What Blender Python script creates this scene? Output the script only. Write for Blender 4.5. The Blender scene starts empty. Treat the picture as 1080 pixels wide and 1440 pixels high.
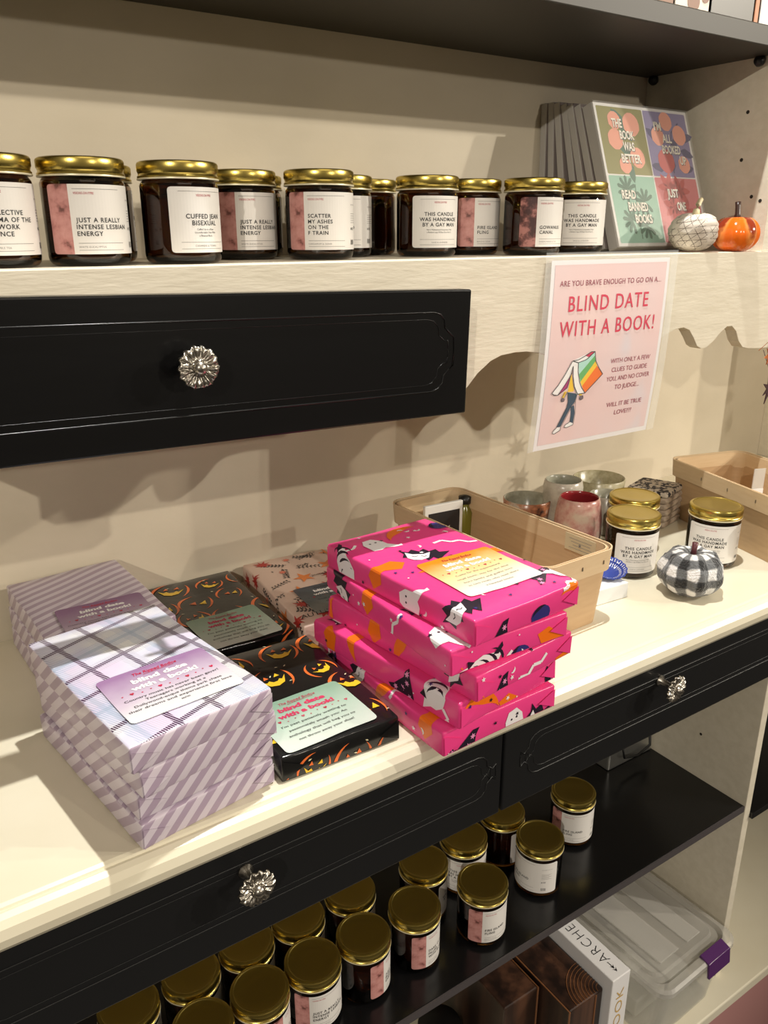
import bpy, math, random
from mathutils import Vector, Matrix, noise
from mathutils.geometry import tessellate_polygon
PI = math.pi
SC = bpy.context.scene
COL = SC.collection

# ---------------------------------------------------------------- camera
CAM = Vector((-0.1282, -0.5388, 0.4682))
cam_d = bpy.data.cameras.new('camera'); cam = bpy.data.objects.new('camera', cam_d); COL.objects.link(cam)
yaw, pitch, roll = 0.5855, 0.3372, -0.002
fw = Vector((math.sin(yaw) * math.cos(pitch), math.cos(yaw) * math.cos(pitch), -math.sin(pitch)))
rt = Vector((math.cos(yaw), -math.sin(yaw), 0)); up = rt.cross(fw)
r2 = rt * math.cos(roll) + up * math.sin(roll); u2 = up * math.cos(roll) - rt * math.sin(roll)
cam.matrix_world = Matrix(((r2.x, u2.x, -fw.x, CAM.x), (r2.y, u2.y, -fw.y, CAM.y), (r2.z, u2.z, -fw.z, CAM.z), (0, 0, 0, 1)))
cam_d.sensor_fit = 'VERTICAL'; cam_d.sensor_height = 36; cam_d.sensor_width = 27
cam_d.lens = 1127.3 / 1440 * 36; cam_d.clip_start = 0.02; cam_d.clip_end = 50
SC.camera = cam
# ---------------------------------------------------------------- world, lamps, exposure
SC.view_settings.view_transform = 'Standard'; SC.view_settings.look = 'None'
SC.view_settings.gamma = 1; SC.view_settings.use_curve_mapping = False
SC.view_settings.exposure = 0.0
w = bpy.data.worlds.new('shop_air'); SC.world = w; w.use_nodes = True
w.node_tree.nodes['Background'].inputs[0].default_value = (1.0, 0.84, 0.66, 1)
w.node_tree.nodes['Background'].inputs[1].default_value = 0.15


def spot(name, loc, target, power, color, radius, angle=50, blend=.5):
    d = bpy.data.lights.new(name, 'SPOT'); d.energy = power; d.color = color
    d.shadow_soft_size = radius; d.spot_size = math.radians(angle); d.spot_blend = blend
    o = bpy.data.objects.new(name, d); COL.objects.link(o); o.location = loc
    o.rotation_euler = (Vector(target) - Vector(loc)).to_track_quat('-Z', 'Y').to_euler()


def area(name, loc, target, power, color, sx, sy):
    d = bpy.data.lights.new(name, 'AREA'); d.energy = power; d.color = color
    d.shape = 'RECTANGLE'; d.size = sx; d.size_y = sy
    o = bpy.data.objects.new(name, d); COL.objects.link(o); o.location = loc
    o.rotation_euler = (Vector(target) - Vector(loc)).to_track_quat('-Z', 'Y').to_euler()


spot('ceiling_spot_overhead', (.42, .04, 2.0), (.45, .1, 0), 165, (1, .98, .92), .018, 60)
spot('track_spot_left', (-2.03, -2.32, 1.60), (.5, .2, .1), 175, (1, .92, .78), .020)
spot('track_spot_right', (2.81, -2.02, 1.60), (.5, .2, .1), 185, (1, .93, .80), .020)
spot('track_spot_far_right', (3.46, -1.78, 1.53), (.5, .2, .4), 165, (1, .90, .74), .03)
spot('shop_spot_front', (1.10, -2.9, 1.08), (.4, .2, .0), 60, (1, .90, .76), .03, 60)
area('ceiling_panel', (0.2, -1.6, 2.2), (.4, .2, -.1), 8, (1, .86, .70), 1.6, 1.2)  # added soft fill lamp for the ambient level, not a real ceiling fixture

# ---------------------------------------------------------------- materials
MATS = {}


def mat(name, color=(.8, .8, .8), rough=.5, metal=0.0, **kw):
    if name in MATS: return MATS[name]
    m = bpy.data.materials.new(name); m.use_nodes = True
    b = m.node_tree.nodes['Principled BSDF']
    b.inputs['Base Color'].default_value = (*color, 1); b.inputs['Roughness'].default_value = rough
    b.inputs['Metallic'].default_value = metal
    for k, v in kw.items():
        b.inputs[k.replace('_', ' ')].default_value = v
    MATS[name] = m
    return m


class G:
    """small helper to write node graphs"""
    def __init__(s, m): s.m = m; s.nt = m.node_tree; s.b = s.nt.nodes['Principled BSDF']; s.tc = None
    def new(s, t, **kw):
        n = s.nt.nodes.new(t)
        for k, v in kw.items(): setattr(n, k, v)
        return n
    def link(s, a, b): s.nt.links.new(a, b)
    def obj(s):
        if not s.tc: s.tc = s.new('ShaderNodeTexCoord')
        return s.tc.outputs['Object']
    def m_(s, op, a, b=None, c=None):
        n = s.new('ShaderNodeMath', operation=op)
        for i, x in enumerate((a, b, c)):
            if x is None: continue
            if isinstance(x, (int, float)): n.inputs[i].default_value = x
            else: s.link(x, n.inputs[i])
        return n.outputs[0]
    def dot(s, v, k):
        n = s.new('ShaderNodeVectorMath', operation='DOT_PRODUCT'); s.link(v, n.inputs[0]); n.inputs[1].default_value = k
        return n.outputs['Value']
    def noise(s, scale, detail=3, vec=None, stretch=None, rough=.5):
        n = s.new('ShaderNodeTexNoise'); n.inputs['Scale'].default_value = scale; n.inputs['Detail'].default_value = detail
        n.inputs['Roughness'].default_value = rough
        v = vec or s.obj()
        if stretch:
            mp = s.new('ShaderNodeMapping'); mp.inputs['Scale'].default_value = stretch; s.link(v, mp.inputs[0]); v = mp.outputs[0]
        s.link(v, n.inputs['Vector']); return n.outputs['Fac']
    def ramp(s, fac, stops, interp='LINEAR'):
        n = s.new('ShaderNodeValToRGB'); n.color_ramp.interpolation = interp
        e = n.color_ramp.elements
        while len(e) < len(stops): e.new(.5)
        for q, (p, c) in zip(e, stops): q.position = p; q.color = (*c, 1)
        s.link(fac, n.inputs[0]); return n.outputs[0]
    def mix(s, fac, a, b):
        n = s.new('ShaderNodeMix', data_type='RGBA')
        if isinstance(fac, (int, float)): n.inputs[0].default_value = fac
        else: s.link(fac, n.inputs[0])
        for i, x in ((6, a), (7, b)):
            if isinstance(x, tuple): n.inputs[i].default_value = (*x, 1)
            else: s.link(x, n.inputs[i])
        return n.outputs[2]
    def color(s, c): s.link(c, s.b.inputs['Base Color'])
    def bump(s, h, strength=.3, dist=.002):
        n = s.new('ShaderNodeBump'); n.inputs['Strength'].default_value = strength; n.inputs['Distance'].default_value = dist
        s.link(h, n.inputs['Height']); s.link(n.outputs[0], s.b.inputs['Normal'])


def paint(name, c1, c2, rough=.45, stretch=(3, 12, 14), scale=6, bump=.25):
    m = mat(name, c1, rough); g = G(m)
    f = g.noise(scale, 5, stretch=stretch)
    g.color(g.mix(g.ramp(f, [(.35, (0, 0, 0)), (.7, (1, 1, 1))]), c1, c2))
    f2 = g.noise(40, 4, stretch=(stretch[0] * .4, stretch[1] * .5, stretch[2] * .5))
    g.bump(f2, bump, .0012)
    return m


CREAM = paint('cream_brushed_paint', (.72, .66, .54), (.66, .60, .48))
WALLP = paint('cream_wall_paint', (.66, .585, .46), (.59, .52, .40), .6, (2, 2, 3), 3, .35)
TABLE = paint('cream_tabletop_paint', (.74, .69, .55), (.68, .62, .47), .32, (1.2, 1.6, 2), 4, .12)
g = G(TABLE)
BLACK = mat('black_gloss_paint', (.004, .004, .0042), .25, Specular_IOR_Level=.32); g = G(BLACK); g.bump(g.noise(30, 4, stretch=(.5, 1, 2)), .12, .001)
BLACKS = mat('black_satin_paint', (.0075, .0078, .0085), .38); g = G(BLACKS); g.bump(g.noise(60, 3), .1, .001)
UNDER = mat('dark_brown_board', (.030, .026, .020), .5)
PINKFL = mat('pink_floor_paint', (.52, .26, .25), .5)
GOLD = mat('gold_lid_metal', (.63, .49, .13), .27, 1.0)
LINER = mat('cream_lid_rim', (.80, .74, .55), .35, .3)
AMBER = mat('amber_glass', (.20, .085, .016), .03, Transmission_Weight=1.0, IOR=1.47)
WAX = mat('candle_wax', (.50, .33, .14), .6)
PAPERW = mat('white_label_paper', (.80, .77, .74), .5)
INK = mat('black_ink', (.02, .02, .022), .5)
INKG = mat('grey_ink', (.22, .21, .21), .5)
REDINK = mat('red_ink', (.45, .02, .05), .5)
CRIM = mat('crimson_ink', (.55, .015, .07), .45)
WHITE = mat('white_print', (.85, .83, .82), .45)
m = mat('pink_photo_print', (.6, .3, .28), .5); g = G(m)
f = g.noise(70, 4, rough=.6); g.color(g.ramp(f, [(.36, (.16, .06, .05)), (.43, (.42, .17, .16)), (.52, (.55, .25, .23)), (.68, (.62, .31, .29))]))
PHOTO = m
m = mat('dark_photo_print', (.3, .1, .1), .5); g = G(m)
f = g.noise(55, 4, rough=.6); g.color(g.ramp(f, [(.42, (.07, .025, .025)), (.5, (.20, .075, .07)), (.56, (.46, .20, .18))]))
PHOTOD = m
STEEL = mat('antique_silver', (.42, .39, .34), .30, 1.0)
m = mat('splint_wood', (.6, .42, .24), .55); g = G(m)
f = g.noise(25, 5, stretch=(1, 1, 8)); g.color(g.mix(f, (.46, .30, .16), (.57, .39, .22))); g.bump(f, .15, .001)
SPLINT = m
m = mat('splint_rim_wood', (.7, .52, .32), .5); g = G(m)
f = g.noise(25, 5, stretch=(1, 1, 8)); g.color(g.mix(f, (.60, .43, .25), (.72, .56, .36)))
RIMW = m


# ---------------------------------------------------------------- mesh building
class MB:
    def __init__(s): s.v = []; s.f = []; s.m = []
    def add(s, vs, fs, mi=0):
        o = len(s.v); s.v += [tuple(p) for p in vs]
        s.f += [tuple(o + i for i in f) for f in fs]; s.m += [mi] * len(fs); return s
    def box(s, x0, x1, y0, y1, z0, z1, mi=0):
        vs = [(x, y, z) for z in (z0, z1) for y in (y0, y1) for x in (x0, x1)]
        return s.add(vs, [(0, 2, 3, 1), (4, 5, 7, 6), (0, 1, 5, 4), (2, 6, 7, 3), (0, 4, 6, 2), (1, 3, 7, 5)], mi)
    def lathe(s, prof, n=48, c=(0, 0, 0), mi=0, rf=None):
        vs = []
        for r, z in prof:
            for k in range(n):
                a = 2 * PI * k / n; rr = r * (rf(a, z, k) if rf else 1)
                vs.append((c[0] + rr * math.cos(a), c[1] + rr * math.sin(a), c[2] + z))
        fs = [(i * n + k, i * n + (k + 1) % n, (i + 1) * n + (k + 1) % n, (i + 1) * n + k) for i in range(len(prof) - 1) for k in range(n)]
        return s.add(vs, fs, mi)
    def tube(s, path, r, n=8, mi=0, closed=False):
        P = [Vector(p) for p in path]; L = len(P); vs = []
        up_ = Vector((0, 0, 1))
        for i, p in enumerate(P):
            a = P[(i - 1) % L] if (i or closed) else p; b = P[(i + 1) % L] if (i < L - 1 or closed) else p
            t = (b - a).normalized(); ref = up_ if abs(t.z) < .95 else Vector((1, 0, 0))
            e = t.cross(ref).normalized(); q = e.cross(t)
            rr = r[i] if isinstance(r, (list, tuple)) else r
            vs += [p + (e * math.cos(2 * PI * k / n) + q * math.sin(2 * PI * k / n)) * rr for k in range(n)]
        R = L if closed else L - 1
        fs = [(i * n + k, i * n + (k + 1) % n, ((i + 1) % L) * n + (k + 1) % n, ((i + 1) % L) * n + k) for i in range(R) for k in range(n)]
        if not closed: fs += [tuple(reversed(range(n))), tuple((L - 1) * n + k for k in range(n))]
        return s.add(vs, fs, mi)
    def prism(s, poly, a0, a1, f3, mi=0):
        """poly: 2D outline, f3(u, v, a) -> 3D"""
        n = len(poly); vs = [f3(u, v, a0) for u, v in poly] + [f3(u, v, a1) for u, v in poly]
        tri = tessellate_polygon([[Vector((u, v, 0)) for u, v in poly]])
        fs = [tuple(t) for t in tri] + [tuple(n + i for i in reversed(t)) for t in tri]
        fs += [(i, (i + 1) % n, n + (i + 1) % n, n + i) for i in range(n)]
        return s.add(vs, fs, mi)
    def poly(s, pts, f3, mi=0):
        tri = tessellate_polygon([[Vector((u, v, 0)) for u, v in pts]])
        return s.add([f3(u, v) for u, v in pts], [tuple(t) for t in tri], mi)
    def build(s, name, mats, parent=None, smooth=False, bevel=0, loc=None, recalc=True):
        me = bpy.data.meshes.new(name); me.from_pydata(s.v, [], s.f)
        for mm in (mats if isinstance(mats, (list, tuple)) else [mats]): me.materials.append(mm)
        me.polygons.foreach_set('material_index', s.m)
        if smooth: me.polygons.foreach_set('use_smooth', [True] * len(s.f))
        me.update()
        if recalc:
            import bmesh
            bm = bmesh.new(); bm.from_mesh(me); bmesh.ops.recalc_face_normals(bm, faces=bm.faces); bm.to_mesh(me); bm.free()
        o = bpy.data.objects.new(name, me); COL.objects.link(o)
        if parent: o.parent = parent
        if loc: o.location = loc
        if bevel:
            b = o.modifiers.new('edge', 'BEVEL'); b.width = bevel; b.segments = 2; b.limit_method = 'ANGLE'
        if smooth == 'auto' or bevel:
            pass
        return o


def empty(name, loc=(0, 0, 0), rz=0.0):
    o = bpy.data.objects.new(name, None); COL.objects.link(o); o.location = loc; o.rotation_euler = (0, 0, rz); o.empty_display_size = .02
    return o


def tag(o, label, cat, group=None, kind=None):
    o['label'] = label; o['category'] = cat
    if group: o['group'] = group
    if kind: o['kind'] = kind
    return o


_tc = {}
def text2d(t, off=0.0, sp=1.0, shear=0.0):
    """triangulated outline of a line of text, baseline 0, capital height 1 -> verts, faces, width"""
    key = (t, off, sp, shear)
    if key in _tc: return _tc[key]
    def conv(s):
        c = bpy.data.curves.new('t', 'FONT'); c.body = s; c.size = 1; c.offset = off; c.space_character = sp; c.shear = shear
        c.resolution_u = 3; c.fill_mode = 'FRONT'
        o = bpy.data.objects.new('t', c); COL.objects.link(o)
        dg = bpy.context.evaluated_depsgraph_get(); me = bpy.data.meshes.new_from_object(o.evaluated_get(dg))
        vs = [(v.co.x, v.co.y) for v in me.vertices]; fs = [tuple(p.vertices) for p in me.polygons]
        bpy.data.objects.remove(o); bpy.data.curves.remove(c); bpy.data.meshes.remove(me)
        return vs, fs
    if 'H' not in _tc:
        v, _ = conv('H'); _tc['H'] = max(p[1] for p in v)
    k = 1 / _tc['H']
    vs, fs = conv(t)
    x0 = min(p[0] for p in vs); vs = [((x - x0) * k, y * k) for x, y in vs]
    _tc[key] = (vs, fs, max(p[0] for p in vs)); return _tc[key]


def put_text(mb, t, x, y, h, f3, mi=0, align='C', off=0.0, sp=1.0, shear=0.0, width=None):
    vs, fs, wd = text2d(t, off, sp, shear)
    kx = (width / wd) if width else h
    x0 = x - (wd * kx / 2 if align == 'C' else (wd * kx if align == 'R' else 0))
    mb.add([f3(x0 + a * kx, y + b * h) for a, b in vs], fs, mi)


def strokes(path, wd):
    """quads along a 2D path -> list of 4-point polys"""
    out = []
    for (a, b), (c, d) in zip(path, path[1:]):
        L = math.hypot(c - a, d - b) or 1e-9; nx, ny = -(d - b) / L * wd / 2, (c - a) / L * wd / 2
        out.append([(a + nx, b + ny), (c + nx, d + ny), (c - nx, d - ny), (a - nx, b - ny)])
    return out


def circ(x, y, r, n=14, ry=None, a0=0): return [(x + r * math.cos(a0 + 2 * PI * k / n), y + (ry or r) * math.sin(a0 + 2 * PI * k / n)) for k in range(n)]
def star(x, y, r, n=5, k=.45, a0=.3): return [(x + (r if i % 2 == 0 else r * k) * math.cos(a0 + PI * i / n), y + (r if i % 2 == 0 else r * k) * math.sin(a0 + PI * i / n)) for i in range(2 * n)]
def cres(x, y, r, a0, a1, th, n=10):
    o = [(x + r * math.cos(a0 + (a1 - a0) * i / n), y + r * math.sin(a0 + (a1 - a0) * i / n)) for i in range(n + 1)]
    i_ = []
    for i in range(n, -1, -1):
        q = r - th * math.sin(PI * i / n) ; a = a0 + (a1 - a0) * i / n
        i_.append((x + q * math.cos(a), y + q * math.sin(a)))
    return o + i_[1:-1]
def xf(poly, x, y, a=0, s=1): return [(x + s * (u * math.cos(a) - v * math.sin(a)), y + s * (u * math.sin(a) + v * math.cos(a))) for u, v in poly]
def rrect(x0, x1, y0, y1, r, n=5):
    o = []
    for cx, cy, a in ((x1 - r, y1 - r, 0), (x0 + r, y1 - r, PI / 2), (x0 + r, y0 + r, PI), (x1 - r, y0 + r, 1.5 * PI)):
        o += [(cx + r * math.cos(a + PI / 2 * i / n), cy + r * math.sin(a + PI / 2 * i / n)) for i in range(n + 1)]
    return o


# ================================================================ SETTING
fl = MB(); fl.box(-2.5, 4, -3.2, .62, -1.31, -1.27)
o = fl.build('floor', mat('dark_floor', (.13, .12, .11), .45)); o['kind'] = 'structure'
wl = MB(); wl.box(-2.5, 4, .50, .56, -1.27, 2.3)
o = wl.build('wall_back', WALLP); o['kind'] = 'structure'

# ================================================================ THE SHELVING UNIT
hutch = tag(empty('shelf_hutch', (0, .2, -1.27)), 'cream and black painted shelving unit with drawers, scalloped apron and black shelves', 'shelving unit')
HO = Vector((0, .2, -1.27))


def hp(mb, name, mats, parent=None, **kw):
    """build a part of the hutch from world coordinates"""
    mb.v = [(x - HO.x, y - HO.y, z - HO.z) for x, y, z in mb.v]
    return mb.build(name, mats, parent or hutch, **kw)


XL, XR = -.9, 1.9
b = MB(); b.box(XL, XR, .436, .455, -.96, 1.0); hp(b, 'back_panel', WALLP)
# table top with a rounded front moulding
prof = [(.4355, 0), (.004, 0), (.001, -.0015), (0, -.0035), (-.003, -.003), (-.008, -.005), (-.012, -.010), (-.014, -.018), (-.0125, -.026), (-.007, -.033), (.004, -.038), (.016, -.0415), (.022, -.043), (.4355, -.043)]
b = MB(); b.prism(prof, XL, XR, lambda u, v, a: (a, u, v)); hp(b, 'tabletop', TABLE)
# lower apron carcass behind drawer fronts
b = MB(); b.box(XL, XR, .026, .045, -.16, -.0435); hp(b, 'drawer_rail', BLACKS)


def bracket_path(x0, x1, z0, z1, n=.026):
    """rectangle whose ends swell out in a bracket shape"""
    h = (z1 - z0); c = (z0 + z1) / 2; p = []
    def end(x, sgn):
        q = [(0, -h / 2), (.008, -h / 2 + .002), (.014, -h / 2 + .008), (.015, -h / 2 + .016), (.022, -h / 2 + .022), (.027, -h * .18), (.028, 0)]
        q += [(a, -b_) for a, b_ in reversed(q[:-1])]
        return [(x + sgn * a, c + b_) for a, b_ in q]
    r = end(x1 - n, 1); l = end(x0 + n, -1)
    return r + list(reversed(l))


def knob(parent, x, y, z, s=.80, gname='drawer_knob'):
    b = MB()
    # stem
    def f(p): return (x + p[0], y - p[2], z + p[1])
    def addl(prof, n, rf=None):
        t = MB(); t.lathe(prof, n, rf=rf); b.add([f(v) for v in t.v], t.f, 0)
    addl([(0, 0), (.009 * s, 0), (.009 * s, .002), (.005 * s, .004), (.0045 * s, .020), (.007 * s, .024)], 20)
    def petal(a, zz, k): return 1 + .045 * math.cos(a * 14) + .02 * math.cos(a * 7 + 1)
    P = [(.004, .023), (.016, .0235), (.0215, .0245), (.0222, .026), (.0205, .0275), (.016, .0272), (.0115, .0262), (.0085, .0262), (.0072, .028)]
    t = MB(); t.lathe([(r * s, q * .93 + .0015) for r, q in P], 168, rf=petal)
    vs = []
    for (px, py, pz) in t.v:
        r = math.hypot(px, py); a = math.atan2(py, px)
        if pz > .0255 and r > .007 * s:
            k = min(1, (r - .007 * s) / (.006 * s))
            pz += k * (.0013 * math.cos(a * 14 + r * 160) + .0006 * math.cos(a * 28 - r * 300))
        vs.append(f((px, py, pz)))
    b.add(vs, t.f, 0)
    addl([(.0072 * s, .0275), (.0072 * s, .030), (.006 * s, .0325), (.0035 * s, .034), (0.0001, .0345)], 24)
    return hp(b, gname, STEEL, parent, smooth=True)


def hpc(parent_obj, mb, name, mats, **kw):
    """child of a part whose own origin is the hutch origin"""
    return hp(mb, name, mats, parent_obj, **kw)


def drawer_front(x0, x1, y0, y1, z0, z1, px0, px1, pz0, pz1, kx, kz, mt, tilt=0.0, box=False):
    b = MB(); b.box(x0, x1, y0, y1, z0, z1)
    d = hp(b, 'drawer', mt, bevel=.0018)
    g_ = MB(); path = bracket_path(px0, px1, pz0, pz1)
    g_.tube([(u, y0 - .0001, v) for u, v in path], .0009, 6, closed=True)
    hpc(d, g_, 'panel_moulding', mt, smooth=True)
    path = bracket_path(px0 + .008, px1 - .008, pz0 + .007, pz1 - .007)
    g_ = MB(); g_.tube([(u, y0 - .0001, v) for u, v in path], .0004, 6, closed=True)
    hpc(d, g_, 'inner_moulding', mt, smooth=True)
    knob(d, kx, y0, kz)
    if box:
        g_ = MB()
        for a, c_ in ((x0 + .02, x0 + .032), (x1 - .032, x1 - .02)): g_.box(a, c_, y1, y1 + .25, z0 + .012, z1 - .004)
        g_.box(x0 + .02, x1 - .02, y1, y1 + .012, z0 + .012, z1 - .004)
        hpc(d, g_, 'drawer_box', mt)
    if tilt:
        # a slightly sagging drawer: turned in its own plane about its centre
        c = Vector(((x0 + x1) / 2, 0, (z0 + z1) / 2)) - Vector((HO.x, 0, HO.z))
        d.matrix_local = Matrix.Translation(c) @ Matrix.Rotation(tilt, 4, 'Y') @ Matrix.Translation(-c)
    return d


drawer_front(-.185, .424, .130, .150, .2885, .4185, -.148, .402, .3155, .3965, .1135, .3610, BLACK, tilt=math.radians(1.45), box=True)
drawer_front(-.195, .395, .014, .026, -.1585, -.0435, -.155, .385, -.1255, -.0705,   .0864, -.0793, BLACKS)
drawer_front(.3985, 1.03, .014, .026, -.1585, -.0435, .425, .995, -.1255, -.0705, .6613, -.0750, BLACKS)
drawer_front(1.034, 1.66, .014, .026, -.1585, -.0435, 1.06, 1.63, -.1255, -.0705, 1.35, -.1005, BLACKS)
drawer_front(-.80, -.1985, .014, .026, -.1585, -.0435, -.78, -.24, -.1255, -.0705, -.48, -.0995, BLACKS)

# upper shelf, apron with scallops
b = MB(); b.box(XL, 1.08, .192, .4355, .421, .439); hp(b, 'middle_shelf', CREAM, bevel=.002)
ap = [(1.08, .4385), (1.08, .2945), (1.060, .2945), (1.030, .2965), (1.012, .300), (1.000, .310), (.990, .3255), (.978, .3335), (.966, .3335), (.952, .326), (.937, .314), (.922, .306), (.910, .3055), (.900, .310),
      (.890, .322), (.878, .334), (.864, .3385), (.848, .3375), (.825, .331), (.805, .321), (.79, .306), (.778, .2965), (.764, .2965), (.750, .306), (.738, .322), (.722, .334), (.706, .338), (.688, .334), (.670, .322), (.655, .311), (.640, .309), (.625, .314),
      (.605, .321), (.582, .326), (.565, .3285), (.5467, .329), (.524, .3272), (.5076, .3218), (.4885, .3093), (.4729, .294), (.462, .286), (.450, .283), (.436, .286), (.430, .300), (.4285, .3285), (-.19, .3285), (-.20, .290), (XL, .290), (XL, .4385)]
b = MB(); b.prism(ap, .190, .209, lambda u, v, a: (u, a, v)); hp(b, 'scalloped_apron', CREAM, bevel=.0025)
# side panel of upper compartment
b = MB(); b.box(1.03, 1.05, .1925, .4355, .439, .985)
sp = hp(b, 'side_panel', CREAM)
b = MB(); b.box(1.51, 1.53, .19, .4355, .0005, .985); hp(b, 'side_panel', CREAM)
b = MB(); b.box(1.0505, 1.5095, .40, .4355, .439, .985); hp(b, 'end_filler', CREAM)
for (yy, zz) in ((.2465, .6306), (.195 + .012, .509), (.222, .445 + .07), (.2465, .5665), (.36, .6306)):
    q = MB(); q.lathe([(0.0001, .0004), (.0026, .0004), (.003, -.002)], 14)
    q.v = [(1.03 - c, yy + a, zz + b_) for a, b_, c in q.v]
    hpc(sp, q, 'pin_hole', mat('hole_dark', (.02, .015, .01), .8))
# dark shelf on top
b = MB(); b.box(XL, 1.0295, .190, .4355, .700, .7245); hp(b, 'upper_shelf', UNDER, bevel=.0015)
for yy in (.42, .236):
    q = MB(); q.lathe([(.0001, 0), (.007, 0), (.008, .004), (.006, .009), (.0001, .010)], 16)
    q.v = [(1.0295 - c, yy + a, .695 + b_) for a, b_, c in q.v]
    hp(q, 'shelf_pin', mat('black_plastic', (.01, .01, .01), .4), smooth=True)
# lower cupboard
b = MB(); b.box(1.08, 1.098, .096, .4355, -.93, -.161); dv = hp(b, 'divider', CREAM, bevel=.001)
for (yy, zz) in ((.2041, -.4877 + .06), (.2168, -.6817), (.285, -.42), (.2041, -.30)):
    q = MB(); q.lathe([(0.0001, .0004), (.0026, .0004), (.003, -.002)], 14)
    q.v = [(1.08 - c, yy + a, zz + b_) for a, b_, c in q.v]
    hpc(dv, q, 'pin_hole', MATS['hole_dark'])
b = MB(); b.box(XL, 1.0795, .100, .4355, -.533, -.520); hp(b, 'lower_shelf', mat('black_shelf_board', (.005, .005, .0055), .22), bevel=.001)
b = MB(); b.box(XL, 1.0795, .0975, .1002, -.5325, -.5205); hp(b, 'shelf_edge', mat('grey_edge_band', (.06, .052, .055), .5))
b = MB(); b.box(1.0985, XR, .090, .4355, -.553, -.540); hp(b, 'lower_shelf', MATS['black_shelf_board'], bevel=.001)
b = MB(); b.box(XL, XR, .050, .4355, -.955, -.930); hp(b, 'base_board', TABLE, bevel=.003)
b = MB(); b.box(XL, XR, .085, .4355, -1.2698, -.9555); hp(b, 'plinth', PINKFL)
b = MB(); b.box(XL, XL + .02, .19, .4355, -.93, 1.0); hp(b, 'side_panel', CREAM)


# ================================================================ WRAPPED BOOKS
def book_fns(wd, ln, th, seed, r=.0025, amp=.0016):
    X, Y = wd / 2, ln / 2
    A = r * PI / 2
    def prof(s, half):
        a = abs(s); sg = 1 if s >= 0 else -1; fl_ = half - r
        if a <= fl_: return s, th, 0.0, 1.0
        if a <= fl_ + A:
            q = (a - fl_) / r; return sg * (fl_ + r * math.sin(q)), th - r + r * math.cos(q), sg * math.sin(q), math.cos(q)
        return sg * half, th - r - (a - fl_ - A), float(sg), 0.0
    def warp(p):
        x, y, z = p; k = max(0, min(1, z / th))
        n = noise.noise_vector(Vector((x * 14 + seed * 3.1, y * 14, z * 20 + seed)))
        n2 = noise.noise_vector(Vector((x * 45 + seed, y * 45 + 7, z * 45)))
        ed = max(abs(x) / X, abs(y) / Y); pil = -.0010 * max(0, (ed - .8) / .2) ** 2
        return (x + n.x * amp + n2.x * amp * .3, y + n.y * amp + n2.y * amp * .3, z + k * (n.z * amp * .8 + n2.z * amp * .25 + pil))
    return X, Y, A, prof, warp


def clip(poly, axis, lim, keep_less):
    out = []
    for i in range(len(poly)):
        a, b = poly[i], poly[(i + 1) % len(poly)]
        ia = (a[axis] <= lim) == keep_less or a[axis] == lim; ib = (b[axis] <= lim) == keep_less or b[axis] == lim
        if ia: out.append(a)
        if ia != ib:
            t = (lim - a[axis]) / (b[axis] - a[axis]); out.append((a[0] + t * (b[0] - a[0]), a[1] + t * (b[1] - a[1])))
    return out


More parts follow.
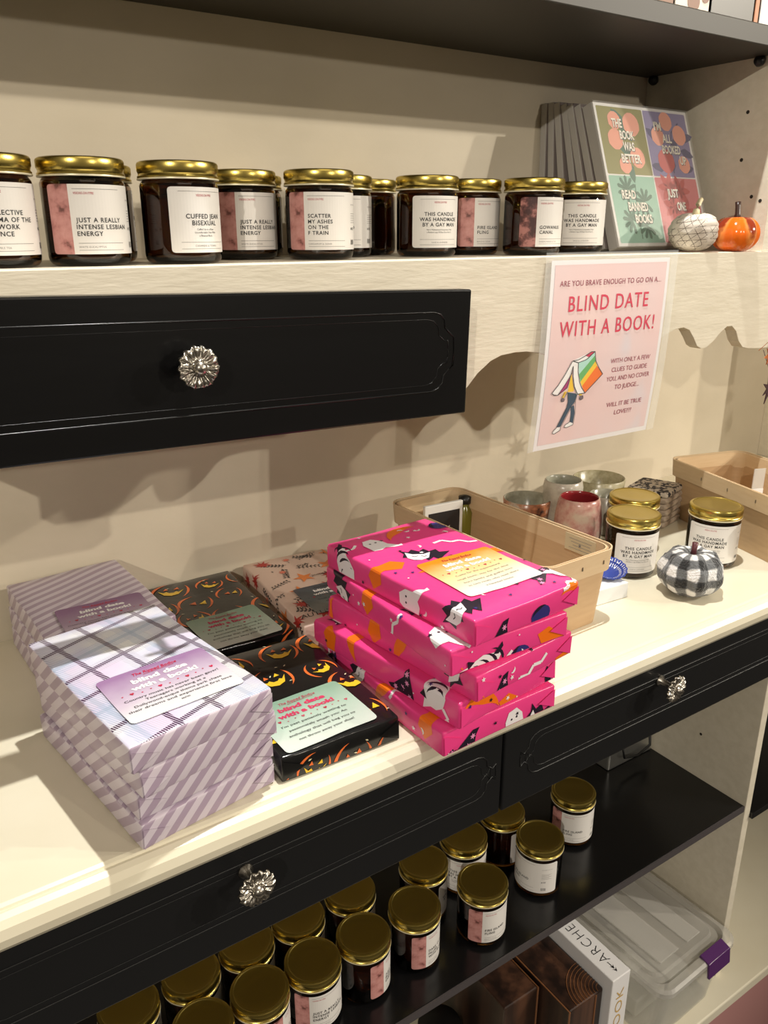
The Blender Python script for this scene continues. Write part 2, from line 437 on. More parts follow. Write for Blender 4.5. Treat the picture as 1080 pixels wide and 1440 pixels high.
def wrapped_book(wd, ln, th, loc, rz, mats, motifs=(), seed=0, rot=0.0, tilt=(0, 0), flaps=True):
    """mats: [top, side, ...ink]; motifs: list of (polygon, material index, layer)"""
    r = .0025; X, Y, A, prof, warp = book_fns(wd, ln, th, seed, r)
    mb = MB()
    def samples(h, n): return [-h, -h + r * .3, -h + r] + [(-h + r) + (2 * h - 2 * r) * i / n for i in range(1, n)] + [h - r, h - r * .3, h]
    sx, sy = samples(X, 8), samples(Y, 10); sz = [0, r * .3, r, th / 2, th - r, th - r * .3, th]
    cache = {}
    def vid(p):
        k = tuple(round(q, 6) for q in p)
        if k not in cache:
            inn = Vector((max(-X + r, min(X - r, p[0])), max(-Y + r, min(Y - r, p[1])), max(r, min(th - r, p[2]))))
            d = Vector(p) - inn
            q = inn + (d.normalized() * r if d.length > 1e-9 else d)
            cache[k] = len(mb.v); mb.v.append(warp(q))
        return cache[k]
    def grid(U, V, f, mi):
        for i in range(len(U) - 1):
            for j in range(len(V) - 1):
                mb.f.append(tuple(vid(f(u, v)) for u, v in ((U[i], V[j]), (U[i + 1], V[j]), (U[i + 1], V[j + 1]), (U[i], V[j + 1])))); mb.m.append(mi)
    grid(sx, sy, lambda u, v: (u, v, th), 0); grid(sx, sy, lambda u, v: (u, v, 0), 1)
    grid(sx, sz, lambda u, v: (u, -Y, v), 1); grid(sx, sz, lambda u, v: (u, Y, v), 1)
    grid(sy, sz, lambda u, v: (-X, u, v), 1); grid(sy, sz, lambda u, v: (X, u, v), 1)
    H = th - 2 * r
    def cuts(h): q = h - r; return [-(q + A + H), -(q + A), -(q + A / 2), -q, q, q + A / 2, q + A, q + A + H]
    cu, cv = cuts(X), cuts(Y)
    def strips(c, n):  # long flat strip is subdivided to follow the warp
        out = []
        for i in range(len(c) - 1):
            if i == 3:
                out += [(c[3] + (c[4] - c[3]) * k / n, c[3] + (c[4] - c[3]) * (k + 1) / n, True) for k in range(n)]
            else: out.append((c[i], c[i + 1], False))
        return out
    su, sv = strips(cu, 8), strips(cv, 10)
    def lift(u, v, e):
        au, zu, nx, nz1 = prof(u, X); av, zv, ny, nz2 = prof(v, Y)
        if abs(u) > X - r: p = (au, v, zu); n = (nx, 0, nz1)
        else: p = (u, av, zv); n = (0, ny, nz2)
        p = warp(p); return (p[0] + n[0] * e, p[1] + n[1] * e, p[2] + n[2] * e)
    for poly, mi, layer in motifs:
        e = .00035 + .00016 * layer
        for t in tessellate_polygon([[Vector((a, b_, 0)) for a, b_ in poly]]):
            tri = [poly[i] for i in t]
            lo, hi = min(p[0] for p in tri), max(p[0] for p in tri); lo2, hi2 = min(p[1] for p in tri), max(p[1] for p in tri)
            for (u0, u1, uc) in su:
                if hi <= u0 or lo >= u1: continue
                c1 = clip(clip(tri, 0, u0, False), 0, u1, True)
                if len(c1) < 3: continue
                for (v0, v1, vc) in sv:
                    if hi2 <= v0 or lo2 >= v1 or not (uc or vc): continue
                    c2 = clip(clip(c1, 1, v0, False), 1, v1, True)
                    if len(c2) < 3: continue
                    mb.add([lift(a, b_, e) for a, b_ in c2], [tuple(range(len(c2)))], mi)
    if flaps:   # triangular end folds of the gift wrap
        for sg in (-1, 1):
            for ex in (-1, 1):
                p = [(ex * X * .985, sg * (Y + .0012), th - .004), (ex * X * .985, sg * (Y + .0012), .002), (ex * (X - th * .85), sg * (Y + .0016), th * .48)]
                if ex * sg > 0: p.reverse()
                mb.add([warp(q) for q in p], [(0, 1, 2)], 1)
    o = mb.build('wrapped_book', mats, recalc=False)
    o.location = loc; o.rotation_euler = (tilt[0], tilt[1], rz)
    for p in o.data.polygons: p.use_smooth = True
    try: o.data.set_sharp_from_angle(angle=math.radians(40))
    except Exception: pass
    return o, warp


def grad_mat(*a): return a
def make_grad(name, y0, y1, c0, c1, cm=None):
    m = mat(name, c0, .38); g = G(m)
    s = g.new('ShaderNodeSeparateXYZ'); g.link(g.obj(), s.inputs[0])
    t = g.m_('DIVIDE', g.m_('SUBTRACT', s.outputs[1], y0), y1 - y0)
    t = g.m_('ADD', t, g.m_('MULTIPLY', g.m_('SUBTRACT', g.noise(30, 3), .5), .35))
    g.color(g.ramp(t, [(0.05, c0), (.5, cm or tuple((a + b_) / 2 for a, b_ in zip(c0, c1))), (.95, c1)]))
    return m


def sticker(book, warp, th, cx, cy, w_, h_, rz, gm, head, logo, body, hearts=True, body_mat=None, logo_mat=None, cap=.0052, bcap=.0031, logo_text=True):
    def f(e):
        def q(u, v):
            x = cx + u * math.cos(rz) - v * math.sin(rz); y = cy + u * math.sin(rz) + v * math.cos(rz)
            p = warp((x, y, th)); return (p[0], p[1], p[2] + e)
        return q
    r = .0045; mb = MB(); fu = f(.0012); N = 20; rows = 10; cols = []
    us = [-w_ / 2, -w_ / 2 + r * .15, -w_ / 2 + r * .5, -w_ / 2 + r] + [-w_ / 2 + r + (w_ - 2 * r) * k / N for k in range(1, N)] + [w_ / 2 - r, w_ / 2 - r * .5, w_ / 2 - r * .15, w_ / 2]
    for u in us:
        d = max(0, abs(u) - (w_ / 2 - r)); hh = h_ / 2 - r + math.sqrt(max(0, r * r - d * d))
        cols.append([fu(u, -hh + 2 * hh * k / rows) for k in range(rows + 1)])
    vs = [p for c in cols for p in c]; R = rows + 1
    mb.add(vs, [(i * R + k, (i + 1) * R + k, (i + 1) * R + k + 1, i * R + k + 1) for i in range(len(cols) - 1) for k in range(rows)])
    gm = make_grad(gm[0] + book.name[-3:].replace('ook', ''), cy - h_ / 2, cy + h_ / 2, *gm[3:])
    s = mb.build('sticker', gm, book, recalc=False)
    t = MB(); ft = f(.00155); T = h_ / 2
    put_text(t, 'The Ripped Bodice', 0, T - .0105, .0040, ft, 1, width=w_ * .40, shear=.25, off=.012)
    for p in strokes([(-w_ * .12, T - .0122), (0, T - .0117), (w_ * .16, T - .0117)], .0005): t.poly(p, ft, 1)
    put_text(t, 'blind date', 0, T - .0215, cap * 1.15, ft, 0, off=.045, width=w_ * .50)
    put_text(t, 'with a book!', 0, T - .0315, cap * 1.15, ft, 0, off=.045, width=w_ * .60)
    if hearts:
        for k in range(11):
            q = k / 10 * 2 - 1; hx = q * w_ * .40; hy = T - .0375 + .0022 * q * q + .001 * math.sin(k * 2.3); s_ = .0008 + .0010 * (k % 3 == 1)
            heart = [(0, -1.1), (1, .1), (.8, .8), (.3, .9), (0, .4), (-.3, .9), (-.8, .8), (-1, .1)]
            t.poly(xf(heart, hx, hy, 0, s_), ft, 3 if k % 2 else 1)
    n = len(body); y = T - .0445; step = (h_ - .0445 - .004) / max(n, 4)
    for k, ln_ in enumerate(body):
        put_text(t, ln_, 0, y - step * k - .001, min(bcap, step * .55), ft, 2, width=min(w_ * .93, len(ln_) * .00235))
    t.build('lettering', [head, logo, body_mat or INK, logo_mat or REDINK], s, recalc=False)
    return s


# --- papers -----------------------------------------------------------------
def stripe_mat(name, k, period, c1, c2):
    m = mat(name, c1, .34); g = G(m)
    d = g.dot(g.obj(), k); f = g.m_('FRACT', g.m_('DIVIDE', d, period))
    s = g.m_('GREATER_THAN', f, .5)
    g.color(g.mix(s, c1, c2)); g.bump(g.noise(55, 2), .15, .002)
    return m


LA, LB = (.41, .32, .42), (.64, .57, .65)
STR_TOP = stripe_mat('lilac_stripe_paper', (.45, -1, 0), .0145, LA, LB)
STR_SIDE = stripe_mat('lilac_stripe_paper_folded', (1, -.8, -1), .0190, LA, LB)
m = mat('plaid_paper', (.7, .6, .7), .3); g = G(m)
def plaid(g):
    A_ = g.dot(g.obj(), (.988, .156, .5)); B_ = g.dot(g.obj(), (-.26, .966, .5)); tw = g.m_('GREATER_THAN', g.m_('FRACT', g.m_('DIVIDE', g.dot(g.obj(), (1, .35, .3)), .0023)), .45)
    base = g.ramp(g.noise(20, 2), [(.35, (.66, .56, .72)), (.5, (.62, .62, .74)), (.65, (.74, .74, .74))])
    def band(v, per, pos, wd):
        f = g.m_('FRACT', g.m_('ADD', g.m_('DIVIDE', g.m_('SUBTRACT', v, pos), per), .5)); return g.m_('LESS_THAN', g.m_('ABSOLUTE', g.m_('SUBTRACT', f, .5)), wd / per / 2)
    c = base
    for v, pos in ((A_, .040), (B_, -.0188)):
        q = band(v, .088, pos, .020); c = g.mix(g.m_('MULTIPLY', g.m_('MULTIPLY', q, tw), .6), c, (.36, .42, .58))
        q = band(v, .088, pos, .005); c = g.mix(g.m_('MULTIPLY', q, .45), c, (.30, .38, .50))
        q = band(v, .044, pos + .016, .016); c = g.mix(g.m_('MULTIPLY', g.m_('MULTIPLY', q, tw), .45), c, (.45, .42, .50))
    for v, ps in ((A_, (-.022, .0125)), (B_, (-.0458, -.0800))):
        for p2 in ps:
            q = band(v, .088, p2, .0052); c = g.mix(g.m_('MULTIPLY', q, g.m_('ADD', g.m_('MULTIPLY', tw, .75), .25)), c, (.05, .012, .05))
    return c
g.color(plaid(g)); g.bump(g.noise(50, 2), .12, .002); PLAID = m
PINK = mat('hot_pink_wrap', (.82, .055, .25), .28); g = G(PINK); g.bump(g.noise(42, 2), .25, .003)
ORG = mat('orange_print', (.86, .17, .01), .3); NAVY = mat('navy_print', (.035, .03, .17), .3); BLK = mat('black_print', (.018, .012, .025), .3)
WHT = mat('white_print_gloss', (.82, .78, .80), .3); LPK = mat('pale_pink_print', (.75, .28, .50), .3)
BKW = mat('black_halloween_wrap', (.010, .010, .010), .17); g = G(BKW); g.bump(g.noise(38, 2), .22, .003)
YEL = mat('yellow_print', (.86, .55, .03), .3); ORR = mat('orange_red_print', (.82, .17, .035), .3); CRM = mat('cream_print', (.75, .70, .45), .3)
FLW = mat('blush_wrap', (.70, .52, .43), .42); g = G(FLW); g.bump(g.noise(42, 2), .2, .003)
MRED = mat('maple_red_print', (.42, .025, .02), .4); MORG = mat('leaf_orange_print', (.75, .22, .05), .4); CORAL = mat('coral_print', (.72, .20, .13), .4)


def m_cat(x, y, a, s):
    """mummy cat: white body with black bandage stripes and tail"""
    body = [(-1.3, .1), (-1.1, .75), (-.4, .95), (.5, .8), (1.1, .35), (1.5, .25), (1.45, -.1), (1.0, -.35), (.3, -.75), (-.5, -.85), (-1.1, -.5)]
    out = [(xf(body, x, y, a, s), 4, 1)]
    for k in range(4):
        q = -.7 + k * .5
        out.append((xf(cres(q, 0, .8, -1.15, 1.15, .20, 6), x, y, a, s), 3, 2))
    out.append((xf([(1.0, .3), (1.9, .55), (1.8, .25), (1.3, .05)], x, y, a, s), 3, 2))
    out.append((xf([(-1.35, 1.25), (-1.15, .5), (-.6, .95)], x, y, a, s), 4, 2)); out.append((xf([(-.5, 1.35), (-.75, .8), (-.15, .9)], x, y, a, s), 3, 3))
    for p in strokes([(-1.1, -.5), (-1.7, -.8), (-2.0, -.3), (-2.4, -.5), (-2.8, -.3)], .22): out.append((xf(p, x, y, a, s), 4, 1))
    for p in strokes([(1.0, -.3), (1.5, -.7), (2.1, -.6)], .2): out.append((xf(p, x, y, a, s), 4, 1))
    return out
def m_vamp(x, y, a, s):
    cape = [(-1.6, .6), (-1.0, .35), (-.8, .8), (-.3, .45), (0, .9), (.35, .45), (.8, .8), (1.0, .3), (1.7, .5), (1.3, -.2), (.9, -.9), (.55, -.5), (.2, -1.0), (-.1, -.5), (-.6, -.95), (-.8, -.4), (-1.4, -.5), (-1.3, .1)]
    face = [(-.8, -.4), (-.95, .5), (-.45, .2), (.25, .2), (.75, .5), (.6, -.4), (.1, -.75), (-.4, -.7)]
    o = [(xf(cape, x, y, a, s), 3, 1), (xf(face, x - .4 * s, y, a, s * .95), 4, 2)]
    for p in strokes([(-.5, -.1), (-.3, -.22), (-.1, -.1)], .06) + strokes([(.1, -.1), (.3, -.22), (.45, -.1)], .06): o.append((xf(p, x - .4 * s, y, a, s), 3, 3))
    return o
def m_hat(x, y, a, s):
    hat = [(-1.3, -.75), (-.7, -.5), (-.3, .9), (.1, 1.2), (.15, .7), (.75, -.4), (1.35, -.6), (.9, -.95), (-.8, -1.0)]
    o = [(xf(hat, x, y, a, s), 3, 1)]
    for k, (u, v) in enumerate(((-.55, -.65), (0, -.1), (.35, -.6), (-.05, .55), (.9, -.7), (-1.0, -.8))): o.append((xf(star(u, v, .23, 6, .45), x, y, a, s), 5, 2))
    return o
def m_ghost(x, y, a, s):
    p = [(-.7, -.9), (-.75, .3), (-.4, .95), (.3, 1.0), (.75, .4), (.8, -.3), (1.3, -.9), (1.6, -.8), (1.5, -1.15), (.9, -1.1), (.3, -.8), (-.1, -1.0)]
    return [(xf(p, x, y, a, s), 4, 1)] + [(xf(circ(u, v, .09, 6), x, y, a, s), 3, 2) for u, v in ((-.2, .3), (.25, .3))]
def m_swoosh(x, y, a, s): return [(xf(cres(0, 0, 1.6, .3, 2.6, .75, 10), x, y, a, s), 2, 0)]
def m_blob(x, y, a, s): return [(xf([(-1.3, 0), (-.8, .5), (0, .35), (.7, .6), (1.3, .2), (.9, -.4), (.1, -.25), (-.7, -.5)], x, y, a, s), 2, 0)]
def m_ball(x, y, a, s): return [(circ(x, y, s * .95, 16, s * .8), 6, 1), (xf(cres(0, 0, .85, 1.5, 3.5, .3, 6), x, y, a, s), 3, 2)]
def m_moon(x, y, a, s): return [(xf(cres(0, 0, .5, .2, 3.6, .42, 7), x, y, a, s), 4, 1)]
def m_tail(x, y, a, s):
    p = [(-1.5, 0), (-.9, .45), (-.3, .1), (.3, .35), (.9, 0), (1.5, .2)]
    return [(xf(q, x, y, a, s), 4, 1) for q in strokes(p, .22)]


PMATS = [PINK, PINK, ORG, BLK, WHT, LPK, NAVY]
def pink_motifs(seed):
    R = random.Random(seed); out = []; big = [m_cat, m_vamp, m_hat, m_blob, m_ball, m_ghost, m_blob, m_swoosh, m_hat, m_tail, m_swoosh]
    R.shuffle(big); i = 0; nx, ny = 4, 6
    for j in range(ny):
        for k in range(nx):
            x = -.088 + .176 * (k + (.5 if j % 2 else 0) + R.uniform(-.12, .12)) / (nx - .5); y = -.142 + .284 * (j + R.uniform(-.1, .1)) / (ny - 1)
            f = big[i % len(big)]; i += 1 + (R.random() < .25)
            s = {m_cat: .0165, m_vamp: .0170, m_hat: .0165, m_blob: .0220, m_ball: .0135, m_ghost: .0160, m_swoosh: .0180, m_tail: .0170}[f]
            out += f(x, y, R.uniform(-.7, .7), s)
    for k in range(46):
        x, y = R.uniform(-.095, .095), R.uniform(-.15, .15); q = R.random()
        if q < .35: out.append((star(x, y, .0027, 5, .42, R.uniform(0, 2)), R.choice((3, 6, 3)), 3))
        elif q < .6: out.append((star(x, y, .0032, 5, .42, R.uniform(0, 2)), 4, 3))
        elif q < .8: out += m_moon(x, y, R.uniform(0, 6), .0072)
        else: out.append((circ(x, y, .0010, 6), 4, 3))
    return out


KMATS = [BKW, BKW, ORR, YEL, CRM]
def halloween_motifs(seed):
    R = random.Random(seed); out = []; nx, ny = 4, 6
    for j in range(ny):
        for k in range(nx):
            x = -.082 + .164 * (k + (.5 if j % 2 else 0) + R.uniform(-.15, .15)) / (nx - .5); y = -.125 + .25 * (j + R.uniform(-.15, .15)) / (ny - 1)
            a = R.uniform(-.5, .5); s = R.uniform(.0150, .0215)
            out.append((xf(cres(0, 0, 1.15, 1.7, 3.9, .20, 9), x, y, a, s), 2, 0)); out.append((xf(cres(0, 0, 1.15, -.9, .8, .16, 8), x, y, a, s), 2, 0))
            if R.random() < .75:
                smile = [(-.85, .15), (-.45, -.15), (-.25, .02), (-.05, -.22), (.25, -.2), (.42, .0), (.6, -.1), (.95, .3), (.6, -.5), (.1, -.75), (-.4, -.6)]
                out.append((xf(smile, x, y, a, s * .85), 3, 1))
                out.append((xf([(-.5, .25), (-.15, .3), (-.35, .62)], x, y, a, s * .85), 2, 1)); out.append((xf([(.2, .3), (.6, .35), (.45, .7)], x, y, a, s * .85), R.choice((2, 3)), 1))
            else:
                out.append((xf([(-.5, -.1), (0, .3), (.1, -.3)], x, y, a, s * .8), 2, 1)); out.append((xf([(.3, -.2), (.8, .4), (.9, -.3)], x, y, a, s * .8), 3, 1))
    for k in range(26):
        x, y = R.uniform(-.08, .08), R.uniform(-.13, .13)
        out.append((xf([(-1, 0), (0, .5), (1, .1), (0, -.3)], x, y, R.uniform(-1, 1), .0022), 4, 2))
    return out


FMATS = [FLW, FLW, MRED, MORG, INK, CORAL]
def maple(x, y, a, s):
    P = []
    for ang, r in ((90, 1.1), (72, .45), (50, .95), (38, .42), (10, 1.0), (-10, .4), (-38, .7), (-70, .25), (-90, .55), (-110, .25), (-142, .7), (-170, .4), (170, 1.0), (142, .42), (130, .95), (108, .45)):
        P.append((r * math.cos(math.radians(ang)), r * math.sin(math.radians(ang))))
    return xf(P, x, y, a, s)
def floral_motifs(seed):
    R = random.Random(seed); out = []
    for j in range(8):
        for k in range(5):
            x = -.08 + .16 * (k + (.5 if j % 2 else 0) + R.uniform(-.15, .15)) / 4.5; y = -.125 + .25 * (j + R.uniform(-.15, .15)) / 7
            q = (j * 3 + k * 2) % 5; a = R.uniform(0, 6)
            if q in (0, 3): out.append((maple(x, y, a, .0145), 2, 1))
            elif q == 1:
                for t in range(5): out.append((xf([(0, 0), (.35, .25), (1.05, 0), (.35, -.25)], x, y, a + t * 1.257, .0150), 3, 1))
            elif q == 2:
                out.append((star(x, y, .0060, 7, .5), 5, 1)); out += [(p, 4, 1) for p in strokes([(x, y - .005), (x + .001, y - .012)], .0005)]
            else:
                st = [(-1.5, -.3), (-.7, -.05), (0, 0), (.7, .1), (1.5, .35)]
                out += [(xf(p, x, y, a, .011), 4, 1) for p in strokes(st, .06)]
                for t in range(6):
                    u = -1.2 + t * .5
                    for sg in (-1, 1): out.append((xf(xf([(0, 0), (.25, .1), (.5, 0), (.25, -.1)], u, .02, sg * 1.0), x, y, a, .011), 4, 1))
    for t in range(14):
        x, y, a = R.uniform(-.075, .075), R.uniform(-.115, .115), R.uniform(0, 6)
        out += [(xf(p, x, y, a, .010), 4, 0) for p in strokes([(-1.5, -.3), (-.7, -.05), (.7, .1), (1.5, .35)], .09)]
        for q in range(6):
            for sg in (-1, 1): out.append((xf(xf([(0, 0), (.3, .16), (.6, 0), (.3, -.16)], -1.2 + q * .5, .02, sg), x, y, a, .010), 4, 0))
    for t in range(10):
        x, y = R.uniform(-.06, .06), R.uniform(-.1, .1)
        out += [(xf([(0, 0), (.25, .1), (.5, 0), (.25, -.1)], x, y, R.uniform(0, 6), .011), 4, 2)]
    return out


def name_book(o, label, group): tag(o, label, 'wrapped book', group); return o


# pink stack: bottom to top
PSTK = [(.3395, .0760, 0.0, .148, .228, math.radians(1.5), 11), (.3380, .0760, .0285, .140, .228, math.radians(7), 12), (.3520, .0690, .0565, .140, .228, math.radians(6.5), 13),
        (.3480, .0740, .0850, .145, .232, math.radians(-1), 14), (.3555, .0730, .1130, .142, .236, math.radians(4.0), 15)]
plab = ['bottom wrapped book of the hot pink halloween cat paper stack, overhanging the table edge', 'second from bottom hot pink cat paper wrapped book in the tall stack',
        'middle hot pink cat paper wrapped book of the five in the tall stack', 'second from top hot pink cat paper wrapped book, under the one with the orange sticker',
        'topmost hot pink halloween cat paper wrapped book with an orange and white sticker']
G_PINK = 'hot pink wrapped books in the tall stack'
ORANGEG = grad_mat('orange_sticker_print', 0, 0, (.82, .80, .74), (.84, .24, .01), (.84, .66, .34))
PURPG = grad_mat('purple_sticker_print', -.045, .035, (.74, .74, .74), (.30, .17, .33), (.56, .47, .58))
PURPG2 = grad_mat('purple_sticker_print_back', -.03, .03, (.50, .42, .50), (.24, .12, .24))
GREENG = grad_mat('green_sticker_print', -.03, .045, (.60, .66, .60), (.26, .42, .31), (.46, .60, .50))
SLATEG = grad_mat('slate_sticker_print', -.03, .045, (.22, .24, .22), (.055, .065, .085), (.10, .12, .13))
for i, (x, y, z, wd, ln, rz, sd) in enumerate(PSTK):
    o, wp = wrapped_book(wd, ln, .028, (x, y, z + .0003), rz, PMATS, pink_motifs(sd), seed=sd)
    name_book(o, plab[i], G_PINK)
    if i == 4:
        sticker(o, wp, .028, .009, -.040, .096, .090, math.radians(-4), ORANGEG, WHITE, mat('dark_red_ink', (.35, .02, .03), .5),
                ['Come for the supernatural', 'small town, stay for the slow', 'burn family and gothic love', 'as two rivals who must share', 'a haunted house'], body_mat=INKG)
# lilac stacks: front (four books) and back (three)
G_LIL = 'lilac striped wrapped books'
for i, (dx, dy, rz) in enumerate(((0, 0, 9.0), (.002, .002, 8.0), (.0015, -.006, 9.5))):
    o, wp = wrapped_book(.127, .212, .0262, (.0420 + dx, .1120 + dy - .001, .0265 * i + .0003), math.radians(rz), [STR_TOP, STR_SIDE], seed=20 + i)
    name_book(o, ['bottom lilac striped wrapped book in the front stack under the plaid one', 'middle lilac striped wrapped book in the front stack, second from the table', 'third lilac striped wrapped book in the front stack, right under the plaid one'][i], G_LIL)
o, wp = wrapped_book(.127, .216, .0262, (.0400, .1030, .0798), math.radians(8.0), [PLAID, STR_SIDE], seed=31)
name_book(o, 'plaid lilac wrapped book on top of the front left stack with a purple sticker', None)
sticker(o, wp, .0262, .002, -.047, .098, .078, math.radians(-2), PURPG, WHITE, CRIM,
        ['Country music has never been gayer!', 'Teenagers working at a', 'Dollywood-esque theme park chase', 'their dreams and experience first love', 'm/m'])
for i in range(3):
    o, wp = wrapped_book(.130, .192, .0262, (.0440 + .001 * i, .3290 - .001 * i, .0265 * i + .0003), math.radians(3.0), [STR_TOP, STR_SIDE], seed=40 + i)
    name_book(o, ['bottom lilac striped wrapped book of the back stack against the wall', 'middle lilac striped wrapped book of the back stack against the wall', 'top lilac striped wrapped book of the back stack with a half hidden purple sticker'][i], G_LIL)
sticker(o, wp, .0262, .004, -.052, .092, .070, math.radians(-3), PURPG2, WHITE, CRIM, ['Country music has never been gayer!', 'Teenagers working at a', 'Dollywood-esque theme park chase', 'their dreams and experience first love', 'm/m'])
# black halloween books
BODY_B = ["I'm past patiently waiting to", 'passionately smash you: An', 'anthology that will beg you to', 'not throw away your shot!']
o, wp = wrapped_book(.125, .198, .0275, (.1905, .1080, .0003), math.radians(-1.5), KMATS, halloween_motifs(5), seed=51)
name_book(o, 'black jack-o-lantern wrapped book at the front beside the pink stack, with pale green sticker', 'black jack-o-lantern wrapped books')
sticker(o, wp, .0275, -.008, -.055, .098, .080, math.radians(2.5), GREENG, mat('rose_ink', (.62, .04, .12), .5), mat('rose_ink2', (.5, .08, .12), .5), BODY_B)
o, wp = wrapped_book(.118, .205, .0275, (.1935, .3265, .0003), math.radians(-1.0), KMATS, halloween_motifs(8), seed=52)
name_book(o, 'black jack-o-lantern wrapped book lying behind, against the wall, with a greyish green sticker', 'black jack-o-lantern wrapped books')
sticker(o, wp, .0275, .000, -.060, .090, .080, math.radians(2.5), GREENG, MATS['rose_ink'], MATS['rose_ink2'], BODY_B)
o, wp = wrapped_book(.125, .215, .030, (.3300, .3180, .0003), math.radians(-4.5), FMATS, floral_motifs(3), seed=61)
name_book(o, 'blush wrapped book printed with autumn leaves, half hidden behind the pink stack', None)
sticker(o, wp, .030, .010, -.048, .092, .080, math.radians(0), SLATEG, WHITE, INK, ['Small town fall and cozy', 'nights by the fire'])
def lf(u, v):
    p = wp((u, v, .030)); return (p[0], p[1], p[2] + .0012)
for tx, x, y, s in (('hello', -.040, -.066, .009), ('AUTUMN', -.030, -.090, .009), ('pumpkin', .020, .020, .006), ('cozy', .01, .058, .007), ('FALL', .030, .085, .007)):
    t_ = MB(); put_text(t_, tx, x, y, s, lf, 0, shear=.2); t_.build('printed_word', INK, o, recalc=False)

# ================================================================ CANDLE JARS
R_J, R_L, Z_L0, Z_L1 = .0362, .0363, .0100, .0672
_me = {}


def jar_meshes():
    gl = MB(); n = 56
    outp = [(.0001, .0), (.030, .0), (.0335, .0012), (.0355, .004), (R_J, .008), (R_J, .0690), (.0350, .0715), (.0332, .0730), (.0332, .0800)]
    inn = [(.0312, .0800), (.0312, .0725), (.0338, .0700), (.0340, .0640), (.0340, .0095), (.0320, .0062), (.0001, .0055)]
    gl.lathe(outp + inn, n)
    wx = MB(); wx.lathe([(.0001, .0065), (.0318, .0070), (.0336, .0100), (.0336, .0560), (.0325, .0568), (.0001, .0565)], 40)
    ld = MB(); N = 240
    def kn(a, z, k): return 1 + (.010 if (k % 2 and .0815 < z < .0880) else 0)
    ld.lathe([(.0330, .0752), (.0372, .0752), (.0374, .0768), (.0366, .0776), (.0362, .0790), (.0368, .0806), (.0370, .0818), (.0370, .0874), (.0366, .0888), (.0350, .0897), (.0330, .0899), (.0322, .0893), (.0312, .0890), (.0150, .0891), (.0001, .0891)], N, rf=kn)
    li = MB(); li.lathe([(.0334, .0738), (.0376, .0738), (.0378, .0745), (.0376, .0752), (.0334, .0752)], 64)
    return gl, wx, ld, li


JTYPES = {
    'lesbian': ('P', ['JUST A REALLY', 'INTENSE LESBIAN', 'ENERGY'], 'WHITE EUCALYPTUS', None, 'JUST A REALLY INTENSE LESBIAN ENERGY'),
    'cuffed': ('C', ['CUFFED JEAN', 'BISEXUAL'], 'CASHMERE & TONKA', ['Cuffed Up in a Most', 'Uncomfortable Chair With', 'a Bisexual Book'], 'CUFFED JEAN BISEXUAL'),
    'train': ('P', ['SCATTER', 'MY ASHES', 'ON THE', 'F TRAIN'], 'CARDAMOM & CEDAR', None, 'SCATTER MY ASHES ON THE F TRAIN'),
    'gay': ('C', ['THIS CANDLE', 'WAS HANDMADE', 'BY A GAY MAN'], 'SAGE & LAVENDER', ['Not a Multinational Corporation With', 'a Rainbow Logo 30 Days Out of the Yr.'], 'THIS CANDLE WAS HANDMADE BY A GAY MAN'),
    'fire': ('P', ['FIRE ISLAND', 'FLING'], 'BEACH & CEDAR', None, 'FIRE ISLAND FLING'),
    'canal': ('D', ['GOWANUS', 'CANAL'], 'SANDALWOOD & TAR', None, 'GOWANUS CANAL'),
    'network': ('P', ['COLLECTIVE', 'DRAMA OF THE', 'NETWORK', 'SCIENCE'], 'CHAMOMILE TEA', None, 'COLLECTIVE'),
    'dark': ('P', ['DARK CLOSET', 'FILLED', 'WITH BOOKS'], 'OAK & LEATHER', None, 'DARK CLOSET FILLED WITH BOOKS'),
}


def arcf(R):
    def f(u, v): a = u / R; return (R * math.sin(a), -R * math.cos(a), v)
    return f


